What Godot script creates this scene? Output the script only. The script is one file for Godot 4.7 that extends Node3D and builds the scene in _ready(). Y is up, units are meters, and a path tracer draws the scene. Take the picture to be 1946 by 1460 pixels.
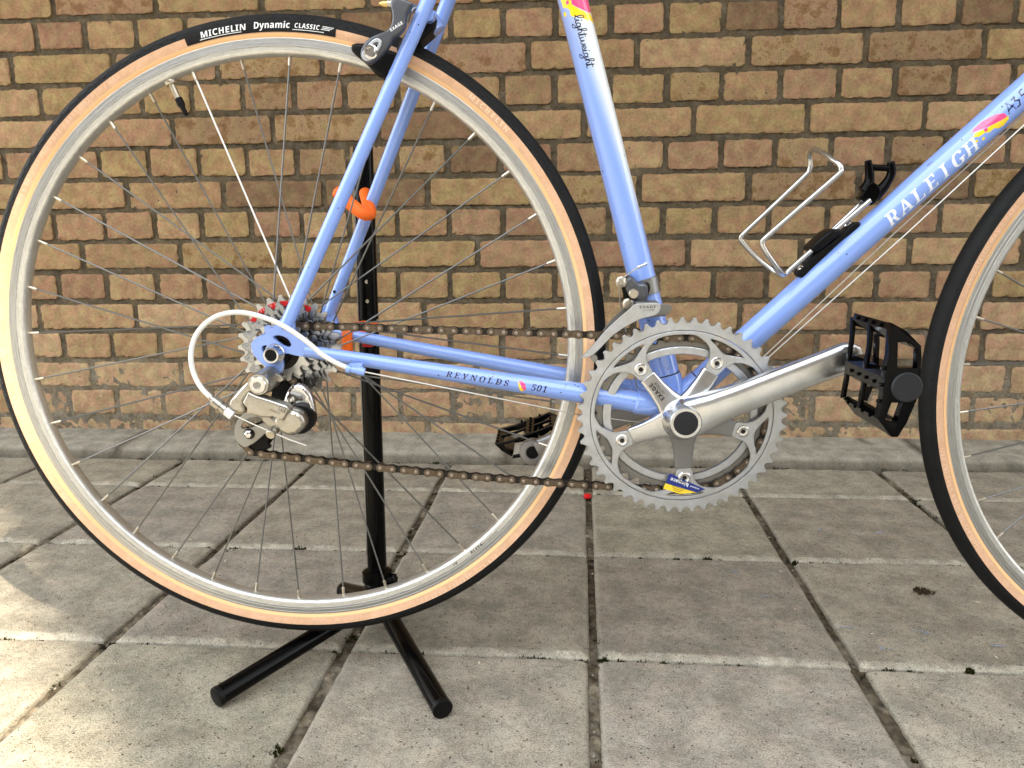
extends Node3D
# A light blue road bike hung on a black repair stand in front of a brick wall, seen from its drive side.
# Bicycle parts are given in metres in the bicycle's own frame: origin at the rear axle, x forward, y up, z out of the drive side.

var rng := RandomNumberGenerator.new()
var M := {}
var names := {}
var bike: Node3D
const AXLE := Vector3(0, 0.337, 0)


const SUN := Vector3(0.500, 0.72, 0.522)   # towards the sun

# hazy bright sky: thin white cloud, clearer overhead, brighter round the sun
func sky_picture() -> ImageTexture:
	var im := Image.create(512, 256, false, Image.FORMAT_RGBF)
	var no := FastNoiseLite.new()
	no.seed = 3
	no.frequency = 1.6
	no.fractal_octaves = 4
	var s := SUN.normalized()
	for y in 256:
		var th := PI * (y + 0.5) / 256.0
		for x in 512:
			var ph := TAU * (x + 0.5) / 512.0
			var d := Vector3(-sin(ph) * sin(th), cos(th), cos(ph) * sin(th))
			var up := maxf(d.y, 0.0)
			var c := Color(0.92, 0.93, 0.93).lerp(Color(0.66, 0.76, 0.90), pow(up, 0.7) * 0.75)
			var cl := smoothstep(-0.25, 0.4, no.get_noise_3d(d.x, d.y * 1.8, d.z))
			c = c.lerp(Color(0.98, 0.97, 0.95), cl * 0.75)
			var k := maxf(d.dot(s), 0.0)
			c *= 0.9 + 0.9 * pow(k, 3.0) + 1.0 * pow(k, 14.0)
			if d.y < 0.0:
				c = c.lerp(Color(0.35, 0.34, 0.32), smoothstep(0.0, -0.05, d.y))
			im.set_pixel(x, y, c)
	return ImageTexture.create_from_image(im)

func _ready() -> void:
	rng.seed = 20240
	# camera
	var cam := Camera3D.new()
	cam.name = "camera"
	cam.transform = Transform3D(Basis(Vector3(0.99644, -0.00873, -0.08382), Vector3(-0.00697, 0.98266, -0.18526), Vector3(0.08398, 0.18518, 0.97911)).orthonormalized(), Vector3(0, 0.4991, 0.8441))
	cam.fov = 51.17
	cam.near = 0.02
	cam.far = 200.0
	add_child(cam)
	cam.current = true
	# sky and exposure
	var env := Environment.new()
	env.background_mode = Environment.BG_SKY
	var sm := PanoramaSkyMaterial.new()
	sm.panorama = sky_picture()
	sm.energy_multiplier = 1.05
	env.sky = Sky.new()
	env.sky.sky_material = sm
	env.tonemap_mode = Environment.TONE_MAPPER_LINEAR
	env.tonemap_exposure = 4.6
	env.sdfgi_enabled = true
	env.ssao_enabled = true
	env.ssil_enabled = true
	var we := WorldEnvironment.new()
	we.name = "world_environment"
	we.environment = env
	add_child(we)
	# sun
	var sun := DirectionalLight3D.new()
	sun.name = "sun"
	sun.light_color = Color(1.0, 0.95, 0.86)
	sun.light_energy = 1.4
	sun.light_angular_distance = 1.2
	sun.shadow_enabled = true
	add_child(sun)
	sun.look_at_from_position(Vector3.ZERO, -SUN)
	materials()
	build_pavement()
	build_sun_blocker()
	build_sky_blockers()
	build_wall()
	build_kerb()
	build_bike()
	build_stand()
	build_litter()

# ---------------------------------------------------------------- mesh builder
class MB:
	var v := PackedVector3Array()
	var uv := PackedVector2Array()
	var x := Transform3D()
	func tri(a: Vector3, b: Vector3, c: Vector3, ua := Vector2.ZERO, ub := Vector2.ZERO, uc := Vector2.ZERO) -> void:
		v.append(x * a); v.append(x * b); v.append(x * c)
		uv.append(ua); uv.append(ub); uv.append(uc)
	func quad(a: Vector3, b: Vector3, c: Vector3, d: Vector3, ua := Vector2.ZERO, ub := Vector2.ZERO, uc := Vector2.ZERO, ud := Vector2.ZERO) -> void:
		tri(a, b, c, ua, ub, uc)
		tri(a, c, d, ua, uc, ud)
	func into(mesh: ArrayMesh, mat: Material, angle := 40.0) -> ArrayMesh:
		var n := v.size()
		if n == 0:
			return mesh
		var fn := PackedVector3Array(); fn.resize(n / 3)
		var at := {}
		var keys := []
		keys.resize(n)
		for f in n / 3:
			var nn := (v[f * 3 + 1] - v[f * 3]).cross(v[f * 3 + 2] - v[f * 3])
			fn[f] = nn
			for k in 3:
				var p := v[f * 3 + k] * 50000.0
				var key := Vector3i(roundi(p.x), roundi(p.y), roundi(p.z))
				keys[f * 3 + k] = key
				if at.has(key):
					at[key].append(f)
				else:
					at[key] = [f]
		var ca := cos(deg_to_rad(angle))
		var nv := PackedVector3Array(); nv.resize(n)
		var ov := PackedVector3Array(); ov.resize(n)
		var ou := PackedVector2Array(); ou.resize(n)
		var order := [0, 2, 1]
		for f in n / 3:
			var me := fn[f].normalized()
			for k in 3:
				var i: int = f * 3 + order[k]
				var s := Vector3.ZERO
				for g in at[keys[i]]:
					if fn[g].normalized().dot(me) > ca:
						s += fn[g]
				if s.length_squared() < 1e-24:
					s = me if me.length_squared() > 0.5 else Vector3.UP
				nv[f * 3 + k] = s.normalized()
				ov[f * 3 + k] = v[i]
				ou[f * 3 + k] = uv[i]
		var arr := []
		arr.resize(Mesh.ARRAY_MAX)
		arr[Mesh.ARRAY_VERTEX] = ov
		arr[Mesh.ARRAY_NORMAL] = nv
		arr[Mesh.ARRAY_TEX_UV] = ou
		mesh.add_surface_from_arrays(Mesh.PRIMITIVE_TRIANGLES, arr)
		mesh.surface_set_material(mesh.get_surface_count() - 1, mat)
		return mesh

func mesh_of(mb: MB, mat: Material, angle := 40.0) -> ArrayMesh:
	return mb.into(ArrayMesh.new(), mat, angle)

# swept tube; radii one number or one per point
func sweep(mb: MB, pts: Array, radii, n := 12, cap := true, closed := false, squash := 1.0) -> void:
	var m := pts.size()
	var rings := []
	var up := Vector3.ZERO
	var last := Vector3.ZERO
	for i in m:
		var a: Vector3 = pts[(i - 1 + m) % m] if (i > 0 or closed) else pts[i]
		var b: Vector3 = pts[(i + 1) % m] if (i < m - 1 or closed) else pts[i]
		var t := (b - a).normalized()
		if i == 0:
			up = t.cross(Vector3(0.013, 0.02, 1)).normalized()
			if up.length() < 0.5:
				up = t.cross(Vector3.UP).normalized()
		else:
			var ax := last.cross(t)
			if ax.length() > 1e-6:
				up = up.rotated(ax.normalized(), last.angle_to(t))
			up = (up - t * up.dot(t)).normalized()
		last = t
		var side := t.cross(up)
		var r: float = radii[i] if radii is Array else radii
		var ring := []
		for k in n:
			var an := TAU * k / n
			ring.append(pts[i] + (up * cos(an) + side * sin(an) * squash) * r)
		rings.append(ring)
	var last_seg := m if closed else m - 1
	for i in last_seg:
		var p: Array = rings[i]
		var q: Array = rings[(i + 1) % m]
		for k in n:
			var l := (k + 1) % n
			mb.quad(p[k], p[l], q[l], q[k])
	if cap and not closed:
		for k in n:
			var l := (k + 1) % n
			mb.tri(pts[0], rings[0][l], rings[0][k])
			mb.tri(pts[m - 1], rings[m - 1][k], rings[m - 1][l])

# ring of revolution round z; profile of (radius, z), outside counter-clockwise in (r, z)
func lathe(mb: MB, prof: Array, n := 32, a0 := 0.0, a1 := TAU, wob := 0.0) -> void:
	for i in n:
		var t0 := a0 + (a1 - a0) * i / n
		var t1 := a0 + (a1 - a0) * (i + 1) / n
		for k in prof.size() - 1:
			var p: Vector2 = prof[k]
			var q: Vector2 = prof[k + 1]
			var A := Vector3(cos(t0) * p.x, sin(t0) * p.x, p.y)
			var B := Vector3(cos(t1) * p.x, sin(t1) * p.x, p.y)
			var C := Vector3(cos(t1) * q.x, sin(t1) * q.x, q.y)
			var D := Vector3(cos(t0) * q.x, sin(t0) * q.x, q.y)
			var u0 := t0 / TAU * 5.0
			var u1 := t1 / TAU * 5.0
			var vp := (p.x - p.y) * 30.0
			var vq := (q.x - q.y) * 30.0
			if p.x < 1e-7:
				mb.tri(A, C, D)
			elif q.x < 1e-7:
				mb.tri(A, B, C)
			else:
				mb.quad(A, B, C, D, Vector2(u0, vp), Vector2(u1, vp), Vector2(u1, vq), Vector2(u0, vq))

func poly_area(p: PackedVector2Array) -> float:
	var s := 0.0
	for i in p.size():
		s += p[i].cross(p[(i + 1) % p.size()])
	return s * 0.5

func inset(p: PackedVector2Array, d: float) -> PackedVector2Array:
	var out := PackedVector2Array()
	var n := p.size()
	for i in n:
		var e0 := (p[i] - p[(i - 1 + n) % n]).normalized()
		var e1 := (p[(i + 1) % n] - p[i]).normalized()
		var n0 := Vector2(-e0.y, e0.x)
		var n1 := Vector2(-e1.y, e1.x)
		var b := n0 + n1
		var l := maxf(b.length_squared(), 0.5)
		out.append(p[i] + b * (2.0 * d / l))
	return out

func chaikin(p: Array, times := 2) -> Array:
	var a: Array = p
	for t in times:
		var b := []
		for i in a.size():
			var u: Vector2 = a[i]
			var w: Vector2 = a[(i + 1) % a.size()]
			b.append(u.lerp(w, 0.25)); b.append(u.lerp(w, 0.75))
		a = b
	return a

func joined(outline: PackedVector2Array, holes: Array) -> PackedVector2Array:
	var o := outline.duplicate()
	var hs := holes.duplicate()
	hs.sort_custom(func(a, b): return max_x(a) > max_x(b))
	for h in hs:
		var best := 1e9
		var bi := 0
		var bj := 0
		for i in o.size():
			for j in h.size():
				var dd: float = o[i].distance_squared_to(h[j])
				if dd < best:
					best = dd; bi = i; bj = j
		var r := PackedVector2Array()
		for i in bi + 1:
			r.append(o[i])
		for j in h.size() + 1:
			r.append(h[(bj + j) % h.size()])
		for i in range(bi, o.size()):
			r.append(o[i])
		o = r
	return o

func max_x(p) -> float:
	var m := -1e9
	for q in p:
		m = maxf(m, q.x)
	return m

# flat part with outline and holes, between z0 and z1, front edge rounded by b
func plate(mb: MB, outline_in, z0: float, z1: float, b := 0.0, holes_in := [], back_b := 0.0) -> void:
	var outline := PackedVector2Array(outline_in)
	if poly_area(outline) < 0:
		outline.reverse()
	var holes := []
	for h in holes_in:
		var hh := PackedVector2Array(h)
		if poly_area(hh) > 0:
			hh.reverse()
		holes.append(hh)
	var rings := [[back_b, z0], [0.0, z0 + back_b], [0.0, z1 - b], [0.3 * b, z1 - 0.3 * b], [b, z1]]
	if b <= 0.0:
		rings = [[0.0, z0], [0.0, z1]]
	elif back_b <= 0.0:
		rings.remove_at(0)
		rings[0] = [0.0, z0]
	for li in holes.size() + 1:
		var loop: PackedVector2Array = outline if li == 0 else holes[li - 1]
		var sets := []
		for r in rings:
			sets.append(inset(loop, r[0] if li == 0 else minf(r[0], 0.0008)))
		for s in rings.size() - 1:
			var za: float = rings[s][1]
			var zb: float = rings[s + 1][1]
			var P: PackedVector2Array = sets[s]
			var Q: PackedVector2Array = sets[s + 1]
			for i in P.size():
				var j := (i + 1) % P.size()
				mb.quad(Vector3(P[i].x, P[i].y, za), Vector3(P[j].x, P[j].y, za), Vector3(Q[j].x, Q[j].y, zb), Vector3(Q[i].x, Q[i].y, zb))
	for side in 2:
		var d: float = b if side == 0 else (back_b if b > 0.0 else 0.0)
		var z: float = z1 if side == 0 else z0
		var hh2 := []
		for h in holes:
			hh2.append(inset(h, minf(d, 0.0008)))
		var all := joined(inset(outline, d), hh2)
		var idx := Geometry2D.triangulate_polygon(all)
		if idx.is_empty():
			print("plate not triangulated ", all.size(), outline[0], d)
		for k in idx.size() / 3:
			var A := all[idx[k * 3]]
			var B := all[idx[k * 3 + 1]]
			var C := all[idx[k * 3 + 2]]
			if (B - A).cross(C - A) < 0:
				var t := B; B = C; C = t
			if side == 0:
				mb.tri(Vector3(A.x, A.y, z), Vector3(B.x, B.y, z), Vector3(C.x, C.y, z))
			else:
				mb.tri(Vector3(A.x, A.y, z), Vector3(C.x, C.y, z), Vector3(B.x, B.y, z))

func circle(c: Vector2, r: float, n := 16, a0 := 0.0) -> Array:
	var o := []
	for i in n:
		o.append(c + Vector2(cos(a0 + TAU * i / n), sin(a0 + TAU * i / n)) * r)
	return o

func box(mb: MB, c: Vector3, s: Vector3, b := 0.0) -> void:
	var h := s * 0.5
	var keep := mb.x
	mb.x = keep * Transform3D(Basis(), c)
	plate(mb, [Vector2(-h.x, -h.y), Vector2(h.x, -h.y), Vector2(h.x, h.y), Vector2(-h.x, h.y)], -h.z, h.z, b, [], b)
	mb.x = keep

# solid of revolution along an axis from a, facing dir; profile of (radius, height) from the bottom up
func knob(mb: MB, a: Vector3, dir: Vector3, prof: Array, n := 16) -> void:
	var keep := mb.x
	var z := dir.normalized()
	var xx := z.cross(Vector3(0.1, 1, 0.03)).normalized()
	mb.x = keep * Transform3D(Basis(xx, z.cross(xx), z), a)
	var pr := [Vector2(0, prof[0].y)] + prof + [Vector2(0, prof[prof.size() - 1].y)]
	lathe(mb, pr, n)
	mb.x = keep

# oval-section arm through stations: centre, half width (in the plane), half depth (z)
func arm(mb: MB, st: Array, n := 16, pw := 0.6) -> void:
	var rings := []
	for i in st.size():
		var c: Vector3 = st[i][0]
		var pa: Vector3 = st[maxi(i - 1, 0)][0]
		var pb: Vector3 = st[mini(i + 1, st.size() - 1)][0]
		var t := (pb - pa).normalized()
		var s := Vector3(0, 0, 1).cross(t).normalized()
		var u := t.cross(s)
		var ring := []
		for k in n:
			var a := TAU * k / n
			var ca := signf(cos(a)) * pow(absf(cos(a)), pw)
			var sa := signf(sin(a)) * pow(absf(sin(a)), pw)
			ring.append(c + s * ca * st[i][1] + u * sa * st[i][2])
		rings.append(ring)
	for i in st.size() - 1:
		for k in n:
			var l := (k + 1) % n
			mb.quad(rings[i][k], rings[i][l], rings[i + 1][l], rings[i + 1][k])
	var e := st.size() - 1
	for k in n:
		var l := (k + 1) % n
		mb.tri(st[0][0], rings[0][l], rings[0][k])
		mb.tri(st[e][0], rings[e][k], rings[e][l])

func smooth3(p: Array, per := 6) -> Array:
	var o := []
	for i in p.size() - 1:
		var a: Vector3 = p[maxi(i - 1, 0)]
		var b: Vector3 = p[i]
		var c: Vector3 = p[i + 1]
		var d: Vector3 = p[mini(i + 2, p.size() - 1)]
		for k in per:
			o.append(b.cubic_interpolate(c, a, d, float(k) / per))
	o.append(p[p.size() - 1])
	return o

# ---------------------------------------------------------------- lettering
func font_of(kind: String) -> SystemFont:
	var f := SystemFont.new()
	f.font_names = PackedStringArray(["Droid Serif" if kind.begins_with("serif") else "Droid Sans"])
	if kind.ends_with("bold"):
		f.font_weight = 700
	return f

# flat triangles of a text, cap height h, baseline at y = 0, starting at x = 0; returns the width
func letters(text: String, h: float, kind := "sans", slant := 0.0, spacing := 0.0, stretch := 1.0) -> Array:
	var f := font_of(kind)
	var out := PackedVector2Array()
	var x := 0.0
	var k := h / 45.7
	for ch in text:
		if ch != " ":
			var tm := TextMesh.new()
			tm.font = f; tm.text = ch; tm.font_size = 64; tm.pixel_size = 1.0; tm.depth = 0.0; tm.curve_step = 2.0
			tm.horizontal_alignment = HORIZONTAL_ALIGNMENT_LEFT
			tm.vertical_alignment = VERTICAL_ALIGNMENT_BOTTOM
			var a := tm.get_mesh_arrays()
			var vs: PackedVector3Array = a[Mesh.ARRAY_VERTEX]
			var des := f.get_descent(64)
			for i in a[Mesh.ARRAY_INDEX]:
				var p := vs[i]
				var y := (p.y - des) * k
				out.append(Vector2(x + p.x * k * stretch + y * slant, y))
		x += f.get_string_size(ch, HORIZONTAL_ALIGNMENT_LEFT, -1, 64).x * k * stretch + spacing
	return [out, x - spacing]

# letters as flat pieces in a plane: origin o, right r, up u
func letters_on(mb: MB, tris: PackedVector2Array, o: Vector3, r: Vector3, u: Vector3) -> void:
	var nn := r.cross(u)
	for i in tris.size() / 3:
		var a := o + r * tris[i * 3].x + u * tris[i * 3].y
		var b := o + r * tris[i * 3 + 1].x + u * tris[i * 3 + 1].y
		var c := o + r * tris[i * 3 + 2].x + u * tris[i * 3 + 2].y
		if (b - a).cross(c - a).dot(nn) < 0:
			mb.tri(a, c, b)
		else:
			mb.tri(a, b, c)

# letters bent along a circle round z: start angle (clockwise reading when dir = -1), baseline radius
func letters_arc(mb: MB, tris: PackedVector2Array, r0: float, a0: float, zf: Callable, dir := -1.0, inward := false) -> void:
	for i in tris.size() / 3:
		var q := []
		for k in 3:
			var t := tris[i * 3 + k]
			var an := a0 + dir * t.x / r0
			var rr := r0 - t.y if inward else r0 + t.y
			q.append(Vector3(cos(an) * rr, sin(an) * rr, zf.call(rr)))
		if (q[1] - q[0]).cross(q[2] - q[0]).z < 0:
			mb.tri(q[0], q[2], q[1])
		else:
			mb.tri(q[0], q[1], q[2])

class Print:   # a picture printed on a tube: x metres along, y metres round from the side that faces out of the drive side
	var im: Image
	var k := 3000.0
	var half := 0
	func at(p: Vector2) -> Vector2:
		return Vector2(p.x * k, half - p.y * k)
	func tri(a: Vector2, b: Vector2, c: Vector2, col: Color) -> void:
		var A := at(a); var B := at(b); var C := at(c)
		var d := (B - A).cross(C - A)
		if absf(d) < 1e-9:
			return
		for y in range(maxi(0, floori(minf(A.y, minf(B.y, C.y)))), mini(im.get_height() - 1, ceili(maxf(A.y, maxf(B.y, C.y)))) + 1):
			for x in range(maxi(0, floori(minf(A.x, minf(B.x, C.x)))), mini(im.get_width() - 1, ceili(maxf(A.x, maxf(B.x, C.x)))) + 1):
				var p := Vector2(x + 0.5, y + 0.5)
				var u := (B - A).cross(p - A) / d
				var v := (C - B).cross(p - B) / d
				var w := (A - C).cross(p - C) / d
				if u >= -0.001 and v >= -0.001 and w >= -0.001:
					im.set_pixel(x, y, col)
	func text(tris: PackedVector2Array, o: Vector2, ang: float, col: Color) -> void:
		for i in tris.size() / 3:
			tri(o + tris[i * 3].rotated(ang), o + tris[i * 3 + 1].rotated(ang), o + tris[i * 3 + 2].rotated(ang), col)
	func poly(pts: Array, col: Color) -> void:
		var p := PackedVector2Array(pts)
		var idx := Geometry2D.triangulate_polygon(p)
		for i in idx.size() / 3:
			tri(p[idx[i * 3]], p[idx[i * 3 + 1]], p[idx[i * 3 + 2]], col)
	func disc(c: Vector2, r: float, col: Color, sx := 1.0) -> void:
		var pts := []
		for i in 14:
			pts.append(c + Vector2(cos(TAU * i / 14) * r * sx, sin(TAU * i / 14) * r))
		poly(pts, col)
	func stroke(pts: Array, w: float, col: Color) -> void:
		for i in pts.size() - 1:
			var n := 6
			for t in n:
				disc(pts[i].lerp(pts[i + 1], float(t) / n), w, col)
		disc(pts[pts.size() - 1], w, col)

# a printed tube from a to b, with the print's x along it
func printed_tube(mb: MB, a: Vector3, b: Vector3, ra: float, rb: float, n := 40, m := 24) -> void:
	var t := (b - a).normalized()
	var zz := (Vector3(0, 0, 1) - t * t.z).normalized()
	var s := zz.cross(t)
	for i in m:
		var f0 := float(i) / m
		var f1 := float(i + 1) / m
		for k in n:
			var a0 := TAU * k / n - PI
			var a1 := TAU * (k + 1) / n - PI
			var d0 := zz * cos(a0) + s * sin(a0)
			var d1 := zz * cos(a1) + s * sin(a1)
			var c0 := a.lerp(b, f0); var c1 := a.lerp(b, f1)
			var r0 := lerpf(ra, rb, f0); var r1 := lerpf(ra, rb, f1)
			var v0 := 0.5 - a0 / TAU; var v1 := 0.5 - a1 / TAU
			mb.quad(c0 + d0 * r0, c1 + d0 * r1, c1 + d1 * r1, c0 + d1 * r0, Vector2(f0, v0), Vector2(f1, v0), Vector2(f1, v1), Vector2(f0, v1))

# ---------------------------------------------------------------- nodes
func numbered(called: String) -> String:
	var c: int = names.get(called, 0)
	names[called] = c + 1
	return called if c == 0 else "%s_%03d" % [called, c]

func add(called: String, mesh: Mesh, parent: Node, pos := Vector3.ZERO) -> MeshInstance3D:
	var o := MeshInstance3D.new()
	o.mesh = mesh
	o.name = called
	o.position = pos
	if parent != self:
		var i := 0
		var nm := called
		while parent.has_node(NodePath(nm)):
			i = parent.get_meta("_n_" + called, i) + 1
			parent.set_meta("_n_" + called, i)
			nm = "%s_%03d" % [called, i]
		o.name = nm
	else:
		o.name = numbered(called)
	parent.add_child(o, true)
	return o

func group_node(called: String, parent: Node, pos := Vector3.ZERO) -> Node3D:
	var o := Node3D.new()
	o.name = called if parent != self else numbered(called)
	o.position = pos
	parent.add_child(o, true)
	return o

func tag(o: Node, label: String, category: String, group := "", kind := "") -> void:
	if label: o.set_meta("label", label)
	if category: o.set_meta("category", category)
	if group: o.set_meta("group", group)
	if kind: o.set_meta("kind", kind)

func part(called: String, mb: MB, mat: Material, parent: Node = null, angle := 40.0) -> MeshInstance3D:
	if parent == null:
		return add(called, mesh_of(mb, mat, angle), bike, AXLE)
	return add(called, mesh_of(mb, mat, angle), parent)

func mat(col: Color, rough := 0.6, metal := 0.0, spec := 0.5) -> StandardMaterial3D:
	var m := StandardMaterial3D.new()
	m.albedo_color = col
	m.roughness = rough
	m.metallic = metal
	m.metallic_specular = spec
	return m

func noise_image(size: int, freq: float, seed_: int, oct := 4) -> Image:
	var n := FastNoiseLite.new()
	n.seed = seed_
	n.noise_type = FastNoiseLite.TYPE_SIMPLEX_SMOOTH
	n.frequency = freq
	n.fractal_octaves = oct
	return n.get_seamless_image(size, size)

# ---------------------------------------------------------------- materials
func tri_tex(m: StandardMaterial3D, tex: Texture2D, nrm: Texture2D, size: float, depth := 1.0) -> void:
	m.albedo_texture = tex
	m.uv1_triplanar = true
	m.uv1_world_triplanar = true
	m.uv1_scale = Vector3.ONE / size
	if nrm:
		m.normal_enabled = true
		m.normal_texture = nrm
		m.normal_scale = depth

func grain_textures(seed_: int, lo: float, hi: float, pits: float, tint_a: Color, tint_b: Color, blot := 0.0, blot_col := Color.BLACK, size := 1024, fine_k := 0.9) -> Array:
	var big := noise_image(size, 0.006, seed_, 4)
	var mid := noise_image(size, 0.03, seed_ + 1, 4)
	var fine := noise_image(size, 0.16, seed_ + 2, 3)
	var spots := noise_image(size, 0.055, seed_ + 3, 3)
	var tone := noise_image(size, 0.009, seed_ + 4, 2)
	var im := Image.create(size, size, false, Image.FORMAT_RGB8)
	var hm := Image.create(size, size, false, Image.FORMAT_RGB8)
	for y in size:
		for x in size:
			var b := big.get_pixel(x, y).r
			var m := mid.get_pixel(x, y).r
			var f := fine.get_pixel(x, y).r
			var p := spots.get_pixel(x, y).r
			var t := smoothstep(0.3, 0.7, tone.get_pixel(x, y).r)
			var l := lerpf(lo, hi, clampf(0.5 + (b - 0.5) * 0.7 + (m - 0.5) * 0.8 + (f - 0.5) * fine_k, 0, 1))
			var c := tint_a.lerp(tint_b, t) * l
			var hgt := 0.55 + (m - 0.5) * 0.5 + (f - 0.5) * 0.6
			var pit := smoothstep(1.0 - pits, 1.0 - pits + 0.07, p)
			c = c.lerp(Color(0.16, 0.13, 0.10), pit * 0.75)
			hgt -= pit * 0.5
			var pore := smoothstep(0.66, 0.76, f) * smoothstep(0.45, 0.6, m) * minf(1.0, pits * 8.0)
			c = c.lerp(Color(0.22, 0.19, 0.15), pore * 0.55)
			c = c.lerp(Color(1, 1, 0.96), smoothstep(0.30, 0.20, f) * 0.22)
			hgt -= pore * 0.35
			if blot > 0.0:
				var q := smoothstep(1.0 - blot, 1.0 - blot + 0.24, b * 0.75 + m * 0.25)
				c = c.lerp(blot_col * (0.75 + 0.5 * f), q * 0.6)
			im.set_pixel(x, y, c)
			hm.set_pixel(x, y, Color(hgt, hgt, hgt))
	hm.bump_map_to_normal_map(5.0)
	im.generate_mipmaps()
	hm.generate_mipmaps()
	return [ImageTexture.create_from_image(im), ImageTexture.create_from_image(hm)]

func materials() -> void:
	var bt := grain_textures(11, 0.70, 1.0, 0.19, Color(1.0, 0.98, 0.89), Color(1.0, 0.91, 0.87), 0.0, Color.BLACK, 1024, 1.3)
	var bb := grain_textures(31, 0.74, 1.0, 0.24, Color(1.0, 0.98, 0.90), Color(0.98, 0.91, 0.88), 0.50, Color(0.56, 0.47, 0.37), 1024, 1.3)
	var tones := [Color(0.72, 0.635, 0.51), Color(0.71, 0.62, 0.50), Color(0.715, 0.615, 0.515), Color(0.71, 0.635, 0.495), Color(0.75, 0.665, 0.545), Color(0.675, 0.59, 0.48), Color(0.68, 0.575, 0.49), Color(0.57, 0.495, 0.41), Color(0.79, 0.71, 0.60), Color(0.775, 0.685, 0.58)]
	var bricks := []
	for t in tones:
		var m := mat(t, 0.92, 0.0, 0.25)
		tri_tex(m, bt[0], bt[1], 0.31, 0.9)
		bricks.append(m)
	var burnt := []
	for t in [0, 2, 3, 5]:
		var m := mat(tones[t], 0.92, 0.0, 0.25)
		tri_tex(m, bb[0], bb[1], 0.37, 0.9)
		burnt.append(m)
	M.bricks = bricks
	M.burnt = burnt
	var mo := grain_textures(51, 0.62, 1.0, 0.20, Color(1, 0.97, 0.92), Color(0.95, 0.95, 0.95), 0.0, Color.BLACK, 512)
	M.mortar = mat(Color(1, 1, 1), 0.95, 0.0, 0.2)
	tri_tex(M.mortar, mo[0], mo[1], 0.16, 1.2)
	M.mortar.vertex_color_use_as_albedo = true
	var st := grain_textures(71, 0.66, 1.0, 0.20, Color(1.0, 0.99, 0.97), Color(0.98, 0.985, 0.97), 0.0, Color.BLACK, 1024, 1.9)
	M.slab = mat(Color(1, 1, 1), 0.88, 0.0, 0.3)
	tri_tex(M.slab, st[0], st[1], 0.43, 0.8)
	M.slab.vertex_color_use_as_albedo = true
	M.soil = mat(Color(1, 1, 1), 1.0, 0.0, 0.1)
	tri_tex(M.soil, mo[0], mo[1], 0.09, 1.6)
	M.soil.vertex_color_use_as_albedo = true
	M.concrete = mat(Color(1, 1, 1), 0.92, 0.0, 0.25)
	tri_tex(M.concrete, st[0], st[1], 0.29, 0.7)
	M.concrete.vertex_color_use_as_albedo = true

	M.paint = mat(Color(0.51, 0.635, 0.91), 0.26)
	M.paint.clearcoat_enabled = true; M.paint.clearcoat = 1.0; M.paint.clearcoat_roughness = 0.04
	var sc := grain_textures(91, 0.90, 1.0, 0.0, Color(1, 1, 1), Color(0.98, 0.97, 0.95), 0.0, Color.BLACK, 512)
	M.rim = mat(Color(0.90, 0.90, 0.89), 0.40, 0.85)
	tri_tex(M.rim, sc[0], null, 0.12)
	M.crank = mat(Color(0.86, 0.87, 0.885), 0.26, 1.0)
	tri_tex(M.crank, sc[0], null, 0.2)
	M.track = mat(Color(0.76, 0.76, 0.755), 0.42, 0.85)
	var sn := FastNoiseLite.new()
	sn.seed = 9
	sn.frequency = 1.0
	var si := Image.create(1024, 128, false, Image.FORMAT_RGB8)
	for y in 128:
		for x in 1024:
			var an := TAU * x / 1024.0
			var q := sn.get_noise_3d(cos(an) * 1.6, sin(an) * 1.6, y * 0.35) * 0.5 + sn.get_noise_3d(cos(an) * 7.0, sin(an) * 7.0, y * 0.8 + 50.0) * 0.5
			var l := clampf(0.90 + q * 0.24, 0.3, 1.0)
			si.set_pixel(x, y, Color(l, l, l * 0.99))
	si.generate_mipmaps()
	M.track.albedo_texture = ImageTexture.create_from_image(si)
	M.rim.uv1_triplanar = false
	M.rim.uv1_scale = Vector3.ONE
	M.rim.albedo_texture = M.track.albedo_texture
	M.ring = mat(Color(0.79, 0.805, 0.825), 0.40, 0.85)
	tri_tex(M.ring, sc[0], null, 0.15)
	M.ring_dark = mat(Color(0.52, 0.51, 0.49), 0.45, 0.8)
	M.spider = mat(Color(0.60, 0.60, 0.60), 0.42, 0.85)
	M.chrome = mat(Color(0.82, 0.82, 0.82), 0.14, 1.0)
	M.steel = mat(Color(0.56, 0.56, 0.55), 0.36, 0.9)
	M.spoke = mat(Color(0.44, 0.44, 0.43), 0.42, 0.75)
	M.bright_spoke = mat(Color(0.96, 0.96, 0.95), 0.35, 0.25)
	M.nipple = mat(Color(0.75, 0.72, 0.66), 0.3, 0.9)
	M.cog = mat(Color(0.66, 0.67, 0.68), 0.27, 1.0)
	M.cog_pale = mat(Color(0.82, 0.82, 0.81), 0.3, 0.95)
	M.derailleur = mat(Color(0.74, 0.725, 0.69), 0.30, 0.95)
	tri_tex(M.derailleur, sc[0], null, 0.06)
	M.cage_grey = mat(Color(0.60, 0.59, 0.56), 0.45, 0.5)
	M.rust_chain = mat(Color(0.50, 0.47, 0.43), 0.42, 0.8)
	tri_tex(M.rust_chain, bb[0], null, 0.04)
	M.dark_chain = mat(Color(0.17, 0.15, 0.13), 0.55, 0.6)
	M.pin = mat(Color(0.60, 0.55, 0.50), 0.4, 0.8)
	M.rubber = mat(Color(0.115, 0.12, 0.125), 0.72, 0.0, 0.35)
	tri_tex(M.rubber, mo[0], sc[1], 0.07, 0.4)
	M.tan = mat(Color(0.885, 0.72, 0.59), 0.75, 0.0, 0.3)
	tri_tex(M.tan, sc[0], null, 0.07)
	M.bead = mat(Color(0.93, 0.75, 0.55), 0.7, 0.0, 0.3)
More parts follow.
